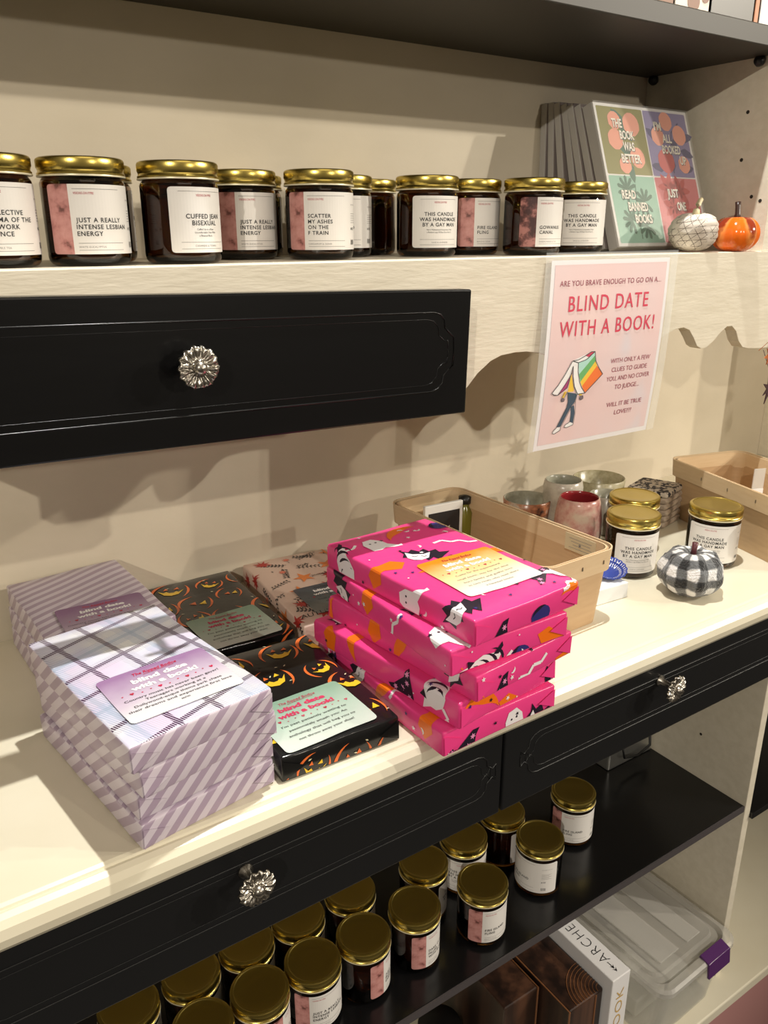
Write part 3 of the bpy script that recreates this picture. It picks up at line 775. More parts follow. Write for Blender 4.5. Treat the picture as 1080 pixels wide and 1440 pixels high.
def label_meshes(kind):
    typ, title, foot, sub, _ = JTYPES[kind]
    f = arcf(R_L + .0003); W = R_L * math.radians(165); r = .0032; z0, z1 = Z_L0, Z_L1
    us = [0, r * .12, r * .4, r] + [r + (W - 2 * r) * k / 34 for k in range(1, 34)] + [W - r, W - r * .4, W - r * .12, W]
    bw = R_L * math.radians(33) if typ in 'PD' else 0
    us = sorted(set(us + ([bw] if bw else [])))
    mb = MB(); rows = []
    for u in us:
        d = max(0, r - u, u - (W - r)); q = r - math.sqrt(max(0, r * r - d * d)); rows.append((u, z0 + q, z1 - q))
    for (ua, a0, a1), (ub, b0, b1) in zip(rows, rows[1:]):
        mb.add([f(ua, a0), f(ub, b0), f(ub, b1), f(ua, a1)], [(0, 1, 2, 3)], 1 if ub <= bw + 1e-9 else 0)
    lab = mb.build('label', [PAPERW, PHOTOD if typ == 'D' else PHOTO], recalc=False)
    t = MB(); ft = arcf(R_L + .0005); D = lambda a: R_L * math.radians(a)
    def line(a0, a1, z, wd=.00035, mi=0):
        n = 14
        for k in range(n): t.add([ft(a0 + (a1 - a0) * k / n, z), ft(a0 + (a1 - a0) * (k + 1) / n, z), ft(a0 + (a1 - a0) * (k + 1) / n, z + wd), ft(a0 + (a1 - a0) * k / n, z + wd)], [(0, 1, 2, 3)], mi)
    if typ in 'PD':
        xl, xr, xc = D(40), D(106), None
        line(xl - D(1), xr, .0632, mi=2); line(xl, xr, .0190, mi=2); line(xl, xr, .0132, mi=2)
        put_text(t, 'VISIONS ON FYRE', xl, .0590, .0020, ft, 1, 'L', off=.0, width=.0170)
        n = len(title); zt = .0252 + (n - 1) * .0056
        for k, s in enumerate(title): put_text(t, s, xl, zt - k * .0056, .0037, ft, 0, 'L', off=.018, sp=1.15)
        put_text(t, foot, xl, .0152, .0016, ft, 2, 'L', sp=1.1)
    else:
        xc = D(54); line(D(15), D(93), .0632, mi=2); line(D(15), D(93), .0190, mi=2); line(D(15), D(93), .0132, mi=2)
        put_text(t, 'VISIONS ON FYRE', xc, .0590, .0020, ft, 1, off=.0, width=.0165)
        n = len(title); zt = .0365 + (n - 2) * .0053 + .0035
        for k, s in enumerate(title): put_text(t, s, xc, zt - k * .0058, .0040, ft, 0, off=.018, sp=1.12)
        zb = zt - (n - 1) * .0058 - .0044
        for k, s in enumerate(sub): put_text(t, s, xc, zb - k * .0028, .0016, ft, 0, width=min(.033, len(s) * .00098))
        put_text(t, foot, xc, .0152, .0016, ft, 2, sp=1.1)
    # small print on the right hand side of the label
    put_text(t, 'COCONUT SOY WAX', D(124), .0545, .0013, ft, 2, 'L', width=D(28)); put_text(t, '8 OZ', D(124), .030, .0022, ft, 0, 'L', off=.02)
    for k in range(5): line(D(124), D(150 - 6 * (k % 2)), .046 - k * .0022, .0004, 2)
    for k in range(6):
        t.add([ft(D(124 + k * 2.2), .0150), ft(D(124.9 + k * 2.2), .0150), ft(D(124.9 + k * 2.2), .0200), ft(D(124 + k * 2.2), .0200)], [(0, 1, 2, 3)], 0)
    let = t.build('lettering', [INK, REDINK, INKG], lab, recalc=False)
    return lab, let


gl, wx, ld, li = jar_meshes()
P_GL = gl.build('glass', AMBER, smooth=True); P_WX = wx.build('wax', WAX, smooth=True); P_LD = ld.build('lid', GOLD, smooth=True); P_LI = li.build('lid_rim', LINER, smooth=True)
for q in (P_LD, P_LI):
    try: q.data.set_sharp_from_angle(angle=math.radians(35))
    except Exception: pass
P_LAB = {}
used = set()


def take(o, key):
    """first use takes the object itself, later uses take copies sharing its mesh"""
    if key in used:
        c = o.copy(); COL.objects.link(c); return c
    used.add(key); return o


def jar(x, y, z, kind, alpha, label, group):
    v = CAM - Vector((x, y, 0)); face = math.atan2(v.x, -v.y)
    root = tag(empty('candle_jar', (x, y, z), face + math.radians(alpha)), label, 'candle', group)
    for o, k in ((P_GL, 'g'), (P_WX, 'w'), (P_LD, 'l')): take(o, k).parent = root
    # rim liner is a sub-part of the lid
    lid = [c for c in root.children if c.name.startswith('lid')]
    li_ = take(P_LI, 'li'); li_.parent = lid[0] if lid else root
    if kind:
        if kind not in P_LAB: P_LAB[kind] = label_meshes(kind)
        la, le = P_LAB[kind]
        l2 = take(la, 'L' + kind); l2.parent = root
        e2 = take(le, 'T' + kind); e2.parent = l2
    return root


bpy.context.view_layer.update()
ZU = .4394
GU = 'amber candle jars on the middle shelf'
UP = [(-.0040, .2560, 'network', -50, 'leftmost candle on the middle shelf, cut by the frame, label ending in COLLECTIVE'),
      (.0750, .2550, 'lesbian', -53, 'front row candle reading JUST A REALLY INTENSE LESBIAN ENERGY, second from the left'),
      (.1040, .3300, 'gay', 60, 'back row candle peeping between the two leftmost front jars on the middle shelf'),
      (.1625, .2500, 'cuffed', -17, 'amber candle with white label reading CUFFED JEAN BISEXUAL'),
      (.2590, .3230, 'lesbian', -44, 'INTENSE LESBIAN ENERGY candle standing right behind the CUFFED JEAN one'),
      (.3030, .3965, 'gay', 70, 'candle seen as a sliver between the second LESBIAN ENERGY jar and F TRAIN jar'),
      (.3270, .2730, 'train', -59, 'candle reading SCATTER MY ASHES ON THE F TRAIN on the middle shelf'),
      (.3930, .3390, 'fire', -66, 'half hidden candle with ISLAND showing, just right of the F TRAIN jar'),
      (.4640, .3920, 'train', 140, 'dark unlabelled looking candle at the back, left of the first GAY MAN jar'),
      (.4840, .2900, 'gay', -27, 'THIS CANDLE WAS HANDMADE BY A GAY MAN candle at the middle of the middle shelf'),
      (.5740, .3160, 'fire', -26, 'FIRE ISLAND FLING candle with pink photo band on the middle shelf'),
      (.6250, .2560, 'canal', -25, 'GOWANUS CANAL candle with a dark photo band, above the paper sign'),
      (.7350, .2850, 'gay', -42, 'HANDMADE BY A GAY MAN candle next to the upright quote boxes on the middle shelf')]
for x, y, k, a, lab in UP: jar(x, y, ZU, k, a, lab, GU)
GT = 'amber candle jars on the tabletop'
for x, y, k, a, lab in ((.7640, .1620, 'gay', -34, 'GAY MAN candle on the tabletop in front of another jar, beside the round basket rim'),
                        (.8290, .2150, 'gay', -30, 'rear candle of the pair on the tabletop, gold lid showing behind the front one'),
                        (.8920, .1180, 'gay', -58, 'GAY MAN candle on the tabletop behind the black and white plaid pumpkin')):
    jar(x, y, .0004, k, a, lab, GT)
GLW = 'amber candle jars on the black lower shelf'
ZS = -.5196
LOW = [(.1565, .1758, 'lesbian', 12, 'front row candle on the black shelf, left of the LESBIAN ENERGY one'),
       (.2325, .1763, 'lesbian', -43, 'LESBIAN ENERGY candle on the black shelf, cut by the bottom frame edge'),
       (.3101, .1749, 'lesbian', 14, 'front row candle on the black shelf with a narrow pink band at its right side'),
       (.3962, .1759, 'dark', -5, 'candle on the black shelf with a bookcase photo band and label starting DARK'),
       (.5055, .1568, 'fire', -29, 'FIRE ISLAND FLING candle in the front row of the black shelf, nearest the shelf edge'),
       (.6408, .1774, 'fire', -112, 'candle on the black shelf turned to show the fine print side of its label'),
       (.7649, .2254, 'fire', -58, 'rightmost candle on the black shelf, standing alone near the metal box'),
       (.0790, .1700, 'gay', 20, 'candle lid half cut by the bottom frame edge, lowest left on the black shelf'),
       (.0122, .2460, 'gay', 30, 'back row candle farthest left under the drawer'),
       (.0932, .2480, 'train', -18, 'back row candle with grey looking SCATTER MY ASHES label, second from left under the drawer'),
       (.1721, .2510, 'canal', -20, 'back row candle third from left under the drawer, behind the INTENSE LESBIAN ENERGY jar'),
       (.2507, .2520, 'fire', 10, 'back row candle fourth from left under the drawer, behind the jar turned sideways'),
       (.3354, .2520, 'gay', 25, 'back row candle fifth from left, its lid clipped by the drawer edge'),
       (.4560, .2360, 'gay', 40, 'back row candle directly behind the bookcase photo jar'),
       (.5421, .2462, 'gay', -55, 'back row candle with a white label facing front, left of the drawer seam'),
       (.6313, .2566, 'gay', 28, 'back row candle farthest right, right of the drawer seam, behind the fine print jar')]
for x, y, k, a, lab in LOW: jar(x, y, ZS, k, a, lab, GLW)
o = tag(empty('glass_jar', (.512, .255, -.9297)), 'dark jar with black lid on the base board, mostly hidden under the black shelf', 'jar')
q = MB(); q.lathe([(.0001, 0), (.036, 0), (.038, .004), (.038, .082), (.034, .09)], 40); q.build('glass', mat('teal_glass', (.03, .08, .08), .05, Transmission_Weight=.7), o, smooth=True)
q = MB(); q.lathe([(.034, .088), (.0385, .088), (.0385, .102), (.037, .105), (.0001, .105)], 40); q.build('lid', MATS['black_plastic'], o, smooth=True)
# ================================================================ PAPER SIGN ON THE APRON
sign = tag(empty('paper_sign', (.7015, .186, .4375)), 'pink BLIND DATE WITH A BOOK! sheet in a clear sleeve hanging on the apron', 'sign')
sh = math.atan(.0125 / .234)
def sf(d):
    def f(u, v):     # u right, v down from top centre, metres
        bow = .004 * math.sin(PI * min(1, max(0, v / .24)))
        return (u * math.cos(0) - v * math.sin(sh), -.0012 - d - bow, -v)
    return f
def sheet(mb, u0, u1, v0, v1, d, mi=0, n=10):
    f = sf(d)
    for k in range(n):
        a, b_ = v0 + (v1 - v0) * k / n, v0 + (v1 - v0) * (k + 1) / n
        mb.add([f(u0, b_), f(u1, b_), f(u1, a), f(u0, a)], [(0, 1, 2, 3)], mi)
q = MB()
sheet(q, -.109, .109, .003, .2365, .0004)
pa = q.build('paper', mat('sign_white_paper', (.80, .77, .78), .4), sign, recalc=False)
sm = pa.modifiers.new('thickness', 'SOLIDIFY'); sm.thickness = .0003
q = MB(); sheet(q, -.103, .103, .0085, .2300, .0008)
m = mat('sign_pink_print', (.78, .56, .55), .42); g = G(m)
g.color(g.ramp(g.noise(9, 2), [(.30, (.60, .62, .70)), (.42, (.74, .57, .57)), (.62, (.76, .55, .54)), (.75, (.80, .62, .58))]))
pk = q.build('print', m, pa, recalc=False)
q = MB(); F = sf(.0013); T_ = lambda s: -.109 + s * .218
SC1, SC2 = mat('sign_red_ink', (.62, .01, .06), .4), mat('sign_maroon_ink', (.28, .03, .06), .4)
put_text(q, 'ARE YOU BRAVE ENOUGH TO GO ON A...', T_(.50), 0, .0065, lambda u, v: F(u, .0335 - v), 1, width=.187, off=.004, shear=.0, sp=1.1)
put_text(q, 'BLIND DATE', T_(.49), 0, .0185, lambda u, v: F(u, .0640 - v), 0, width=.148, off=.006, sp=1.15)
put_text(q, 'WITH A BOOK!', T_(.50), 0, .0185, lambda u, v: F(u, .0940 - v), 0, width=.177, off=.006, sp=1.15)
for k, (s_, wd) in enumerate((('WITH ONLY A FEW', .078), ('CLUES TO GUIDE', .070), ('YOU, AND NO COVER', .085), ('TO JUDGE...', .049), (None, 0), ('WILL IT BE TRUE', .070), ('LOVE???', .034))):
    if s_: put_text(q, s_, T_(.735), 0, .0060, (lambda kk: (lambda u, v: F(u, .1345 + kk * .0118 - v)))(k), 1, width=wd, off=.002)
q.build('lettering', [SC1, SC2], pa, recalc=False)
# drawn figure: legs walking under an open rainbow book
q = MB(); ill = [INK, WHITE, YEL, mat('rainbow_green', (.12, .42, .12), .4), mat('denim_print', (.02, .055, .10), .4), mat('magenta_print', (.40, .02, .16), .4), ORG, mat('rainbow_mint', (.42, .70, .62), .4), CRIM, mat('hand_print', (.17, .12, .15), .4)]
def PX(p):           # coordinates read on the drawing, 0..540 by 0..920 -> sign metres
    return (T_(.015) + p[0] / 540 * .105, .115 + (p[1] - 90) / 830 * .103)
def PP(pts, mi, lay):
    f = sf(.0009 + lay * .00012); q.poly([PX(p) for p in pts], lambda u, v: f(u, v), mi)
def PS(pts, w_=5, lay=8, mi=0):
    f = sf(.0009 + lay * .00012)
    for s_ in strokes([PX(p) for p in pts], w_ * .00019): q.poly(s_, f, mi)
PP([(225, 490), (320, 520), (310, 600), (275, 660), (205, 850), (165, 850), (235, 650), (240, 590)], 4, 1)
PP([(275, 650), (305, 640), (322, 720), (320, 840), (285, 815), (285, 740)], 4, 1)
PP([(240, 290), (285, 480), (280, 492), (228, 488)], 2, 1)
PP([(165, 852), (205, 855), (203, 885), (150, 916), (133, 905), (140, 880)], 1, 2); PP([(280, 810), (320, 835), (318, 850), (262, 868), (236, 860), (245, 835)], 1, 2)
PP([(195, 480), (222, 480), (200, 545), (178, 540)], 2, 1); PP([(335, 525), (365, 530), (372, 552), (345, 548)], 2, 1)
PP(circ(188, 562, 17, 12, 22), 9, 2); PP(circ(362, 568, 18, 12, 24), 9, 2)
PP([(235, 170), (248, 225), (215, 440), (135, 505), (78, 478), (130, 400)], 1, 3); PP([(243, 300), (215, 440), (140, 500), (190, 400)], 5, 4)
PP([(235, 170), (290, 195), (330, 520), (390, 522), (310, 525), (270, 400), (248, 225)], 1, 3)
PP([(290, 195), (360, 170), (437, 102), (440, 130), (295, 195)], 7, 3)
PP([(235, 170), (400, 98), (437, 102), (360, 175), (290, 196)], 1, 3); PP([(345, 130), (400, 98), (437, 102), (385, 150)], 8, 4)
PP([(290, 195), (365, 172), (437, 105), (442, 140), (310, 320)], 7, 4); PP([(310, 320), (442, 140), (455, 200), (332, 400)], 3, 4)
PP([(332, 400), (455, 200), (475, 250), (352, 450)], 2, 4); PP([(352, 450), (475, 250), (538, 346), (390, 522)], 6, 4)
PP([(292, 196), (310, 320), (332, 400), (352, 450), (390, 522), (320, 525), (280, 440), (256, 330), (248, 215)], 1, 5)
PS([(235, 170), (290, 195), (365, 172), (437, 100), (400, 98), (345, 135), (290, 165), (235, 170)]); PS([(437, 100), (455, 200), (490, 270), (538, 346), (390, 524), (320, 524), (280, 440), (256, 330), (246, 225)])
PS([(290, 195), (298, 290), (325, 400), (350, 460), (390, 524)]); PS([(235, 170), (180, 300), (130, 400), (78, 478), (100, 500), (135, 505), (215, 440), (246, 225)]); PS([(135, 505), (190, 410), (243, 290)], 4)
PS([(225, 490), (240, 600), (235, 650), (165, 850)], 4); PS([(310, 600), (275, 665), (205, 852)], 4); PS([(322, 720), (320, 840)], 4); PS([(285, 740), (285, 812)], 4); PS([(315, 525), (310, 600), (322, 720)], 4)
PS([(165, 852), (140, 880), (133, 905), (150, 916), (203, 885), (205, 852)], 4); PS([(285, 812), (245, 835), (236, 860), (262, 868), (318, 850), (320, 835)], 4)
PS([(222, 480), (200, 545)], 4); PS([(195, 490), (176, 545), (178, 580), (200, 580), (206, 550)], 4); PS([(345, 535), (342, 570), (358, 592), (380, 578), (372, 545)], 4)
q.build('illustration', ill, pa, recalc=False)
q = MB(); sheet(q, -.1205, -.109, -.006, .2365, .0020); sheet(q, .109, .1225, -.006, .2365, .0020); sheet(q, -.109, .109, -.006, .0025, .0020); sheet(q, -.109, .109, .0025, .2365, .0020, 1)
CLEAR = mat('clear_sleeve', (.95, .97, .97), .06, Alpha=.24, Specular_IOR_Level=.8)
sl = q.build('clear_sleeve', [CLEAR, mat('clear_sleeve_front', (.95, .97, .97), .08, Alpha=.05, Specular_IOR_Level=.8)], sign, recalc=False)

# ================================================================ QUOTE BOXES ON THE MIDDLE SHELF
GREYC = mat('grey_card', (.46, .44, .42), .5); WEDGE = mat('white_card_edge', (.72, .70, .68), .45)
bx = [mat('olive_print', (.22, .20, .02), .35), mat('violet_print', (.22, .18, .36), .35), mat('mint_print', (.25, .47, .36), .35), mat('pink_red_print', (.62, .16, .17), .35),
      mat('peach_print', (.80, .33, .22), .35), mat('deep_green_print', (.03, .13, .07), .35), mat('indigo_print', (.05, .04, .14), .35), mat('scarlet_print', (.52, .06, .05), .35)]
def quote_box(x, y, lean, W_, H_, D_, label, rz=0.0, art=False):
    root = tag(empty('quote_box', (x, y, ZU + .0003 + D_ * math.sin(lean))), label, 'gift box', 'grey card boxes leaning on the middle shelf')
    root.rotation_euler = (-lean, 0, rz)
    off = math.sin(lean) * D_
    b = MB(); b.box(0, W_, 0, D_, 0, H_, 0); b.build('box', GREYC, root, bevel=.0012)
    b = MB(); b.box(.0008, W_ - .0008, -.0012, 0, .0008, H_ - .0008); fr = b.build('front_card', WEDGE if art else mat('dusk_card', (.26, .22, .21), .5), root, bevel=.0004)
    if art:
        e = .0052; mx, mz = W_ / 2, H_ / 2; q = MB()
        f = lambda lay: (lambda u, v: (u, -.0013 - .00012 * lay, v))
        cells = [(e, mx - .001, mz + .001, H_ - e, 0), (mx + .001, W_ - e, mz + .001, H_ - e, 1), (e, mx - .001, e, mz - .001, 2), (mx + .001, W_ - e, e, mz - .001, 3)]
        for x0, x1, z0, z1, c in cells: q.poly(rrect(x0, x1, z0, z1, .002, 3), f(0), c)
        def P(c, u, v): x0, x1, z0, z1, _ = cells[c]; return (x0 + u * (x1 - x0), z0 + v * (z1 - z0))
        S = mx
        def leaf(c, u, v, a, s, mi): q.poly(xf([(0, 0), (.35, .28), (.9, .2), (1.2, 0), (.9, -.2), (.35, -.28)], *P(c, u, v), a, s * S), f(1), mi)
        def blob(c, u, v, s, mi, lay=2): q.poly([(px + .0006 * math.sin(3 * k), pz) for k, (px, pz) in enumerate(circ(*P(c, u, v), s * S, 14))], f(lay), mi)
        # olive: peach blossoms on green leaves
        for (u, v, a) in ((.45, .5, 1.2), (.5, .4, -.7), (.55, .75, 2.4), (.6, .3, 2.6), (.45, .62, 0), (.65, .5, 1.7), (.5, .2, -1.4)): leaf(0, u, v, a, .26, 5)
        for (u, v, s) in ((.34, .80, .13), (.70, .76, .17), (.30, .52, .15), (.72, .26, .15), (.42, .14, .12)): blob(0, u, v, s, 4)
        # violet: branch with oranges
        for s_ in strokes([P(1, .5, .06), P(1, .52, .4), P(1, .6, .7), P(1, .8, .85)], .0022): q.poly(s_, f(1), 6)
        for (u, v, a) in ((.4, .8, 3.5), (.8, .6, .2), (.25, .55, 2.5), (.3, .12, 3.0), (.7, .12, .1), (.55, .4, 1.0), (.75, .42, -.3), (.5, .08, 1.6)): leaf(1, u, v, a, .24, 6)
        for (u, v, s) in ((.50, .86, .14), (.78, .66, .15), (.26, .62, .14), (.36, .24, .18), (.78, .20, .13)): blob(1, u, v, s, 4 if s < .18 else 7)
        # mint: monstera leaves
        for (u, v, a) in ((.35, .80, 0), (.70, .62, .8), (.35, .34, .2), (.66, .26, .9)):
            for k in range(9):
                t = a + k * .62 - .3; q.poly(xf([(0, 0), (.3, .09), (.62, .10), (.72, 0), (.62, -.10), (.3, -.09)], *P(2, u, v), t, .28 * S), f(1), 5)
        for s_ in strokes([P(2, .5, .06), P(2, .5, .5), P(2, .55, .88)], .0018): q.poly(s_, f(1), 5)
        # pink: red leafy sprays
        for (u, v, a) in ((.55, .80, 0), (.35, .55, 1), (.6, .45, 2), (.3, .85, .4), (.5, .2, .5)):
            for k in range(7): leaf(3, u, v, a + k * .9, .20, 7)
        q.build('printed_panels', bx, fr, recalc=False)
        t = MB(); sh_ = 0
        def TX(c, s_, u, v, h, wd):
            p = P(c, u, v)
            for d, mi in ((.0010, 1), (0, 0)):
                put_text(t, s_, p[0] + d, p[1] - d * .8, h, (lambda mi_: (lambda uu, vv: (uu, -.0018 - (.0003 if mi_ == 0 else 0), vv)))(mi), mi, width=wd, off=.03)
        h = .0118
        TX(0, 'THE', .38, .70, h, .021); TX(0, 'BOOK', .56, .53, h, .030); TX(0, 'WAS', .56, .36, h, .024); TX(0, 'BETTER', .57, .18, h, .041)
        TX(1, "I'M", .28, .71, h, .016); TX(1, 'ALL', .46, .53, h, .021); TX(1, 'BOOKED', .52, .36, h, .041); TX(1, 'UP', .76, .20, h, .014)
        TX(2, 'READ', .36, .66, h, .029); TX(2, 'BANNED', .52, .48, h, .041); TX(2, 'BOOKS', .60, .30, h, .036)
        TX(3, 'JUST', .36, .70, h, .025); TX(3, 'ONE', .52, .50, h, .020)
        t.build('lettering', [mat('ivory_ink', (.85, .80, .70), .4), BLK], fr, recalc=False)
        q = MB(); q.box(-.0006, W_ + .0006, -.0030, -.0026, -.0, H_ + .0006); q.build('shrink_wrap', mat('shrink_film', (.95, .95, .95), .12, Alpha=.08), root)
    return root
LEAN = math.radians(20.5)
quote_box(.800, .2650, LEAN, .204, .205, .018, 'upright box printed with four quotes, THE BOOK WAS BETTER at top left', art=True)
ql = ['grey box directly behind the four quote box', 'second grey box behind the four quote box, leaning a little less', 'third grey box behind the quote box', 'fourth grey box behind the quote box, with a gap before the next', 'fifth grey box from the front, nearly upright', 'rearmost grey box of the leaning row, nearly upright at the back wall']
ytop = .4352
for i, ln_ in reversed(list(enumerate((19.5, 17.0, 14.5, 10.0, 4.5, 2.0)))):
    a_ = math.radians(ln_); D0 = .0116
    ytop -= D0 / math.cos(a_) + .0009          # front face of this box at its top edge
    quote_box(.800 - .0015 * (i % 2), ytop - .206 * math.sin(a_), a_, .200, .206, D0, ql[i])


# ================================================================ PUMPKINS
def pumpkin(name, loc, R_, H_, ribs, depth, material, label, cat='pumpkin', bumpf=None, extra=None):
    root = tag(empty(name, loc), label, cat)
    b = MB(); prof = []
    N = 26
    for i in range(N + 1):
        t = PI * i / N; r = max(0.0, math.sin(t)) ** .82; z = .5 - .5 * math.cos(t)
        dip = .13 * math.exp(-(r / .35) ** 2)
        z = z - dip if t > PI / 2 else z + dip * .5
        prof.append((max(r, .0001) * R_, z * H_))
    n = 120
    def rf(a, z, k): return 1 - depth * abs(math.cos(a * ribs / 2)) ** 3
    b.lathe(prof, n, rf=rf)
    if bumpf: b.v = [bumpf(Vector(p)) for p in b.v]
    zmin = min(p[2] for p in b.v); b.v = [(x, y, z - zmin) for x, y, z in b.v]
    b.build('body', material, root, smooth=True)
    return root
m = mat('white_woven_pumpkin', (.72, .66, .58), .6); g = G(m)
s = g.new('ShaderNodeSeparateXYZ'); g.link(g.obj(), s.inputs[0])
ang = g.m_('ARCTAN2', s.outputs[1], s.outputs[0])
row = g.m_('ADD', g.m_('MULTIPLY', s.outputs[2], 120), g.m_('MULTIPLY', g.m_('SINE', ang), .5)); rowf = g.m_('FRACT', g.m_('ADD', row, g.m_('MULTIPLY', g.noise(14, 1), .8)))
par = g.m_('FLOOR', row)
def line_(v, wd): return g.m_('LESS_THAN', g.m_('ABSOLUTE', g.m_('SUBTRACT', g.m_('FRACT', v), .5)), wd)
l1 = line_(g.m_('ADD', g.m_('MULTIPLY', ang, 2.8648), g.m_('MULTIPLY', row, .45)), .03)
l2 = line_(g.m_('SUBTRACT', g.m_('MULTIPLY', ang, 1.9099), g.m_('MULTIPLY', row, .8)), .03)
l0 = g.m_('LESS_THAN', rowf, .07)
L = g.m_('MAXIMUM', l0, g.m_('MAXIMUM', l1, l2))
L = g.m_('MULTIPLY', L, g.ramp(g.noise(60, 2), [(.42, (0, 0, 0)), (.5, (1, 1, 1))]))
g.color(g.mix(L, g.mix(g.noise(40, 2), (.78, .72, .64), (.62, .54, .46)), (.10, .07, .05)))
g.bump(g.m_('ADD', g.m_('SUBTRACT', 1, L), g.m_('MULTIPLY', rowf, .8)), .8, .003)
def lump(p):
    d = noise.noise(p * 60) * .0014; r = math.hypot(p.x, p.y) + 1e-6; row = (p.z * 120 + .5 * math.sin(math.atan2(p.y, p.x))) % 1.0
    k = 1 + (d - .0018 * row) / max(r, .01); return (p.x * k, p.y * k, p.z + d * .3)
wp_ = pumpkin('decorative_pumpkin', (.9000, .2195, ZU + .0022), .0345, .0545, 8, .02, m, 'small white wicker-textured pumpkin with curved stem on the middle shelf', bumpf=lump); wp_.rotation_euler = (math.radians(3), math.radians(-4), 0)
q = MB(); q.tube([(0, 0, .045), (.001, 0, .054), (.003, 0, .060), (.007, 0, .065), (.011, 0, .067)], [.006, .0045, .0038, .0036, .003], 12)
q.v = [(x * .85 + .001, y, z) for x, y, z in q.v]
q.build('stem', mat('ivory_stem', (.70, .60, .38), .45), wp_, smooth=True)
m = mat('glazed_orange_pumpkin', (.8, .2, .03), .16); g = G(m)
s = g.new('ShaderNodeSeparateXYZ'); g.link(g.obj(), s.inputs[0]); ang = g.m_('ARCTAN2', s.outputs[1], s.outputs[0])
st = g.m_('ADD', g.m_('SINE', g.m_('MULTIPLY', ang, 4)), g.m_('MULTIPLY', g.noise(60, 3), 1.2))
top = g.m_('MULTIPLY', g.m_('SUBTRACT', s.outputs[2], .026), 40)
f = g.m_('ADD', g.m_('MULTIPLY', st, .5), g.m_('MULTIPLY', top, .35))
g.color(g.ramp(f, [(.35, (.80, .15, .012)), (.62, (.78, .26, .06)), (.80, (.26, .035, .012))]))
op_ = pumpkin('ceramic_pumpkin', (.9790, .2060, ZU), .0335, .0520, 8, .07, m, 'glossy orange ceramic pumpkin with dark stem at the right end of the middle shelf'); op_.rotation_euler = (0, 0, 1.0)
q = MB(); q.tube([(0, 0, .042), (.001, 0, .051), (.003, 0, .061), (.0045, 0, .067)], [.0062, .0038, .0036, .0042], 12); q.build('stem', mat('dark_stem', (.035, .015, .01), .35), op_, smooth=True)
m = mat('buffalo_plaid_fleece', (.3, .3, .3), .9, Sheen_Weight=.4); g = G(m)
s = g.new('ShaderNodeSeparateXYZ'); g.link(g.obj(), s.inputs[0]); ang = g.m_('ARCTAN2', s.outputs[1], s.outputs[0])
wob = g.m_('MULTIPLY', g.m_('SUBTRACT', g.noise(45, 3), .5), 1.0)
a_ = g.m_('SMOOTH_MIN', g.m_('PINGPONG', g.m_('ADD', g.m_('MULTIPLY', ang, 2.8648), wob), 1), 1, .1)
r_ = g.m_('POWER', g.m_('ADD', g.m_('MULTIPLY', s.outputs[0], s.outputs[0]), g.m_('MULTIPLY', s.outputs[1], s.outputs[1])), .5)
el = g.m_('ARCTAN2', g.m_('SUBTRACT', s.outputs[2], .03), r_)
z_ = g.m_('PINGPONG', g.m_('ADD', g.m_('ADD', g.m_('MULTIPLY', el, 2.9), wob), .2), 1)
A2 = g.ramp(a_, [(.40, (0, 0, 0)), (.6, (1, 1, 1))]); Z2 = g.ramp(z_, [(.40, (0, 0, 0)), (.6, (1, 1, 1))])
sm_ = g.m_('MULTIPLY', g.m_('ADD', A2, Z2), .5)
g.color(g.ramp(sm_, [(.05, (.008, .008, .009)), (.5, (.13, .135, .14)), (.95, (.80, .79, .78))])); g.bump(g.noise(400, 3), .9, .003)
def fuzz(p):
    d = noise.noise(p * 90) * .0022 + noise.noise(p * 260) * .0012; return (p.x * (1 + d / .04), p.y * (1 + d / .04), p.z + d)
pp_ = pumpkin('plush_pumpkin', (.7715, .0650, .0003), .0435, .0660, 7, .09, m, 'fuzzy black and white checked fabric pumpkin near the table edge', bumpf=fuzz)
q = MB(); q.tube([(0, 0, .052), (0, -.001, .063), (.001, -.001, .073)], [.0045, .0034, .0040], 12); q.build('stem', mat('plum_stem', (.10, .025, .03), .4), pp_, smooth=True)


